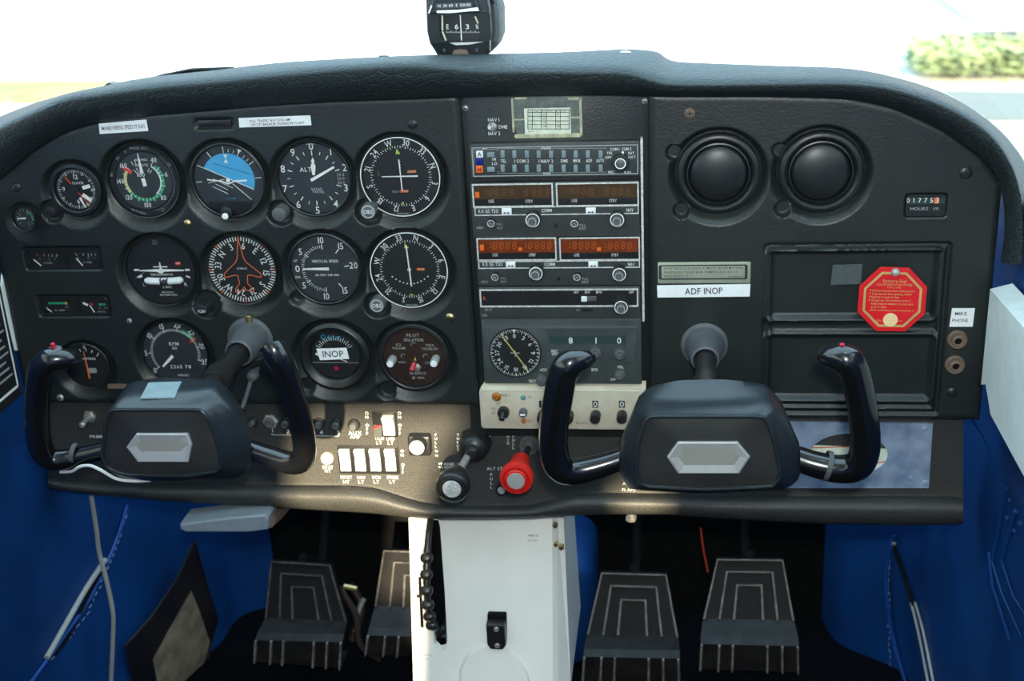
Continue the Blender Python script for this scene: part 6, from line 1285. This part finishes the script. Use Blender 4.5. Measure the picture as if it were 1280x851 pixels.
zz0 = on_left(21, 482)[1]; zz1 = on_left(1, 349)[1]; dd0 = on_left(21, 482)[2]; dd1 = dd0 + .16
def lslab(z0, z1, d0, d1, l0, l1, m, name, parent): mb = MB(); mb.add([rel(z0, d0, l1), rel(z0, d1, l1), rel(z1, d1, l1), rel(z1, d0, l1), rel(z0, d0, l0), rel(z0, d1, l0), rel(z1, d1, l0), rel(z1, d0, l0)], [(0, 1, 2, 3), (0, 4, 5, 1), (1, 5, 6, 2), (2, 6, 7, 3), (3, 7, 4, 0)]); return mb.build(name, m, parent)
lslab(zz0 - .012, zz1, dd0 - .006, dd1, .0, .0012, M_dial, 'plate', t)
lslab(zz0 - .0015, zz0 + .0015, dd0, dd1, .0012, .0016, M_label, 'border_line', t); lslab(zz0, zz1, dd0 - .0012, dd0 + .0012, .0012, .0016, M_label, 'border_line', t)
for i in range(9): z = zz0 + .016 + i * .0085; lslab(z, z + .0022, dd0 + .006 + (i % 3) * .004, dd1, .0012, .0016, M_dim, 'print_line', t)
slab_on(on_left, [(2, 335), (8, 375), (14, 405), (22, 438), (18, 438), (9, 400), (0, 358)], .002, M_trim, 'pale_edge_strip', 'pale grey edging strip above the blue wall at far left', 'strip')
# pale trim on the right door post
mb = MB(); zt_ = on_right(1252, 332)[1]
pr = [(.012, zt_), (.30, zt_ + .02), (.30, on_right(1275, 540)[1] + .01), (.06, on_right(1275, 528)[1]), (.030, on_right(1262, 478)[1]), (.012, on_right(1240, 452)[1])]
outer_ = [(XR - .004, z, d) for d, z in pr]; inner_ = [(XR - .026, z + (zt_ - .08 - z) * .04, .15 + (d - .15) * .95) for d, z in pr]; mb.loft([outer_, inner_], closed=True, smooth=False); mb.add(inner_, [tuple(range(6))]); struct(mb, 'trim_2', M_trim)
# quilted diamonds pressed into the right door
for k, L in enumerate((((1258, 610), (1240, 700), (1252, 742), (1276, 795)), ((1268, 640), (1252, 700), (1266, 745), (1282, 770)), ((1236, 690), (1240, 730), (1262, 800)))):
    mb = MB(); mb.tube([on_right(x, y, .0015) for x, y in L], .0016, 6); mb.build('quilt_ridge', M_blue, bpy.data.objects['wall_right'])
for x, y in ((1262, 626), (1270, 640), (1259, 648), (1268, 664), (1276, 655)): mb = MB(on_right(x, y, .001)); mb.lathe([(.0022, -.002), (.002, .0006), (0, .0014)], n=8); mb.build('quilt_button', M_blue, bpy.data.objects['wall_right'])
# right piping, open zip with pale strips
def on_kick(px, py, right=True):
    """the point of the padded wall seen at a pixel, found on its plan curve"""
    c = bez([(XR - .001, .20), (XR - .002, -.05), (XR - .012, -.16), (xk2 + .10, -.29), (xk2 + .02, -.36), (xk2, -.425)] if right else [(XL + .001, .20), (XL + .002, -.05), (XL + .006, -.20), (XL + .045, -.31), (xk - .05, -.385), (xk, -.425)], 6)
    best = None
    for i in range(len(c) - 1):
        for k in (0, .2, .4, .6, .8):
            p = c[i] * (1 - k) + c[i + 1] * k; x, z = P(px, py, p[1]); e = abs(x - p[0])
            if best is None or e < best[0]: best = (e, p[0], z, p[1])
    s = -.004 if right else .004; return (best[1] + s, best[2], best[3] + .003)
t = thing('wall_zip', 'open zip slit with pale strips in the blue vinyl wall at right', 'zip', *on_kick(1145, 780))
mb = MB(); mb.tube(bez([on_kick(x, y) for x, y in ((1120, 668), (1113, 710), (1112, 750), (1120, 800), (1134, 851), (1140, 875))], 6), .0028, 8); mb.build('piping', M_piping, t)
mb = MB(); mb.tube(bez([on_kick(x, y) for x, y in ((1121, 680), (1132, 715), (1146, 755))], 5), .0026, 8); mb.build('dark_tape', M_dark, t)
for o_ in (0, 6): mb = MB(); mb.tube(bez([on_kick(x + o_, y) for x, y in ((1142, 752), (1152, 790), (1164, 851), (1168, 875))], 5), .0018, 8); mb.build('pale_strip', M_cable, t)
mb = MB(on_kick(1121, 677)); mb.lathe([(.003, 0), (.003, .003), (0, .004)], n=10); mb.build('stud', M_steel, t)
mb = MB(); [mb.tube([on_kick(x0, y0), on_kick(x1, y1)], .0006, 4) for x0, y0, x1, y1 in [(1117 - 3 * math.sin((y - 690) / 50), y, 1117 - 3 * math.sin((y - 686) / 50), y + 4) for y in range(690, 850, 8)]]; mb.build('stitching', M_thread, t, kind='stuff')
# left piping, slit with a grey cable
K2 = lambda x, y: on_kick(x, y, False)
t = thing('wall_slit', 'stitched slit in the blue left wall with a grey cable showing', 'slit', *K2(90, 770))
mb = MB(); mb.tube(bez([K2(x, y) for x, y in ((157, 630), (140, 680), (110, 745), (75, 800), (30, 860))], 6), .0022, 8); mb.build('piping', M_piping, t)
mb = MB(); mb.tube(bez([K2(x, y) for x, y in ((129, 698), (105, 735), (80, 780), (57, 820))], 6), .0034, 8); mb.build('cable', M_cable, t); mb = MB(); mb.tube(bez([K2(x, y) for x, y in ((131, 702), (108, 745), (84, 790), (64, 816))], 6), .0022, 8); mb.build('dark_gap', M_dark, t)
mb = MB(); [mb.tube([K2(x0, y0), K2(x1, y1)], .0006, 4) for x0, y0, x1, y1 in [(np.interp(y, (640, 690, 770, 851), (157, 140, 105, 35)), y, np.interp(y + 4, (640, 690, 770, 851), (157, 140, 105, 35)), y + 4) for y in range(642, 848, 8)]]; mb.build('stitching', M_thread, t, kind='stuff')
# hanging grey cable
mb = MB(); mb.tube(bez([P3(111, 600, -.03), P3(116, 632, -.03), P3(121, 665, -.035), P3(124, 690, -.04), P3(133, 725, -.04), P3(141, 765, -.04), P3(141, 800, -.04), P3(138, 870, -.04)], 6), .0028, 8); o = mb.build('grey_cable', M_cable); tag(o, 'grey cable hanging from the panel down the blue left wall', 'cable')
# map pocket
t = thing('map_pocket', 'dark vinyl map pocket with papers on the lower left wall', 'pocket', *P3(215, 790, -.22))
ka, kb_ = K2(160, 806)[2], K2(268, 775)[2]
pk = lambda x, y, o=0: P3(x, y, ka + (kb_ - ka) * (x - 160) / 108 + .016 + o)
mb = MB(); f_ = [pk(x, y) for x, y in ((243, 676), (258, 730), (272, 775), (262, 812), (250, 870), (170, 870), (157, 806), (190, 770), (222, 722))]; mb.add(f_, [tuple(range(len(f_)))]); mb.build('pocket_panel', M_pocket, t)
mb = MB(); mb.tube(f_ + f_[:1], .0018, 6); mb.build('pocket_binding', M_pocket, t)
mb = MB(); f_ = [pk(x, y, .003) for x, y in ((239, 738), (250, 765), (262, 802), (245, 870), (200, 870), (191, 824), (212, 785))]; mb.add(f_, [tuple(range(len(f_)))]); mb.build('paper', M_paper, t)
# ================================================================== COMPASS
d = -.115; cp = thing('magnetic_compass', 'dark magnetic compass standing above the middle of the glareshield', 'compass', *P3(573, 68, d)); FB = Face('B2', d)
po = [FB.xy(*p) for p in ((238, -420), (250, 0), (262, 320), (290, 440), (370, 560), (420, 620), (820, 620), (890, 540), (915, 300), (900, 80), (875, -40), (860, -420))]
mb = MB(); mb.prism(po, d - .055, d, .004, True, True); mb.build('housing', M_hub, cp)
po2 = [FB.xy(*p) for p in ((880, -30), (960, 0), (990, 120), (995, 380), (960, 480), (880, 560))]; mb = MB(); mb.prism(po2, d - .05, d - .012, .006, True); mb.build('side_bulge', M_rubber, cp)
rw = FB.rect(310, 140, 890, 400); mb = MB(); mb.plate(rrect(rw[0] - .002, rw[1] + .002, rw[2] - .002, rw[3] + .002, .004), [rrect(*FB.rect(400, 150, 800, 395), .003)], d - .001, d + .003); mb.build('window_frame', M_hub, cp)
mb = MB(); r_ = FB.rect(400, 150, 800, 395); mb.loft([[(u_, v_, d + .0004 + .0022 * math.cos((k - 8) / 8 * 1.4)) for k, u_ in enumerate(np.linspace(r_[0], r_[1], 17))] for v_ in (r_[2], r_[3])]); card = mb.build('compass_card', M_dial, cp)
mb = MB(); kx = FB.sx(600, 260)
for s, x in (('E', 480), ('6', 570), ('3', 678), ('N', 775)): mb.text(s, *FB.xy(x, 262), 46 * kx, d + .0030, w=(34 if x in (570, 678) else 22) * kx)
for i in range(28): x = 470 + i * 12; mb.seg(FB.xy(x, 325), FB.xy(x, 300 if i % 4 == 0 else 312), .0003, d + .0030)
mb.build('numerals', M_white, card); mb = MB(); mb.seg(FB.xy(608, 145), FB.xy(620, 400), .0009, d + .0036); mb.build('lubber_line', M_label, cp)
mb = MB(); [mb.seg(FB.xy(*a), FB.xy(*b), .0018, d + .0034) for a, b in (((428, 150), (430, 300)), ((430, 310), (465, 400)), ((755, 160), (785, 230)))]; mb.build('gold_edge', M_beige, cp)
mb = MB(); mb.prism([FB.xy(*p) for p in ((300, 125), (330, 35), (360, -40), (760, -40), (790, 40), (815, 112))], d, d + .010, .001); hd = mb.build('card_holder', M_hub, cp)
mb = MB(); mb.poly([FB.xy(*p) for p in ((375, 25), (735, 10), (735, 60), (375, 72))], d + .0105); mb.m = 1
for i, s in enumerate(('N', '30', '60', 'E', '120', '150')): mb.text(s, *FB.xy(410 + i * 58, 46 - i * 2.5), 26 * kx, d + .011)
mb.build('deviation_card', [M_slate, M_white], hd); mb = MB(); mb.prism([FB.xy(*p) for p in ((385, 92), (600, 85), (790, 60), (805, 95), (700, 100), (520, 118), (385, 116))], d + .0098, d + .0108); mb.seg(FB.xy(305, 120), FB.xy(335, 40), .0016, d + .0108); mb.build('peeling_paint', M_label, hd)
mb = MB(); mb.poly([FB.xy(*p) for p in ((490, 425), (600, 405), (720, 415), (840, 398), (830, 420), (690, 445), (560, 450))], d + .0006); mb.build('chipped_edge', M_label, cp)
for x in (438, 762): mb = MB((*FB.xy(x, 508), d)); mb.lathe([(.0026, -.001), (.0024, .0012), (0, .0016)], n=12); mb.build('screw', M_knob, cp)
mb = MB(); mb.prism([FB.xy(*p) for p in ((525, 540), (540, 500), (600, 488), (670, 500), (690, 540))], d, d + .002); mb.build('adjuster_plate', M_jack, cp)
mb = MB(); s0 = P3(573, 62, d - .03); mb.tube([(s0[0], s0[1] - .005, s0[2]), (s0[0], s0[1] - .05, s0[2])], .012, 12); mb.build('stand', M_hub, cp)
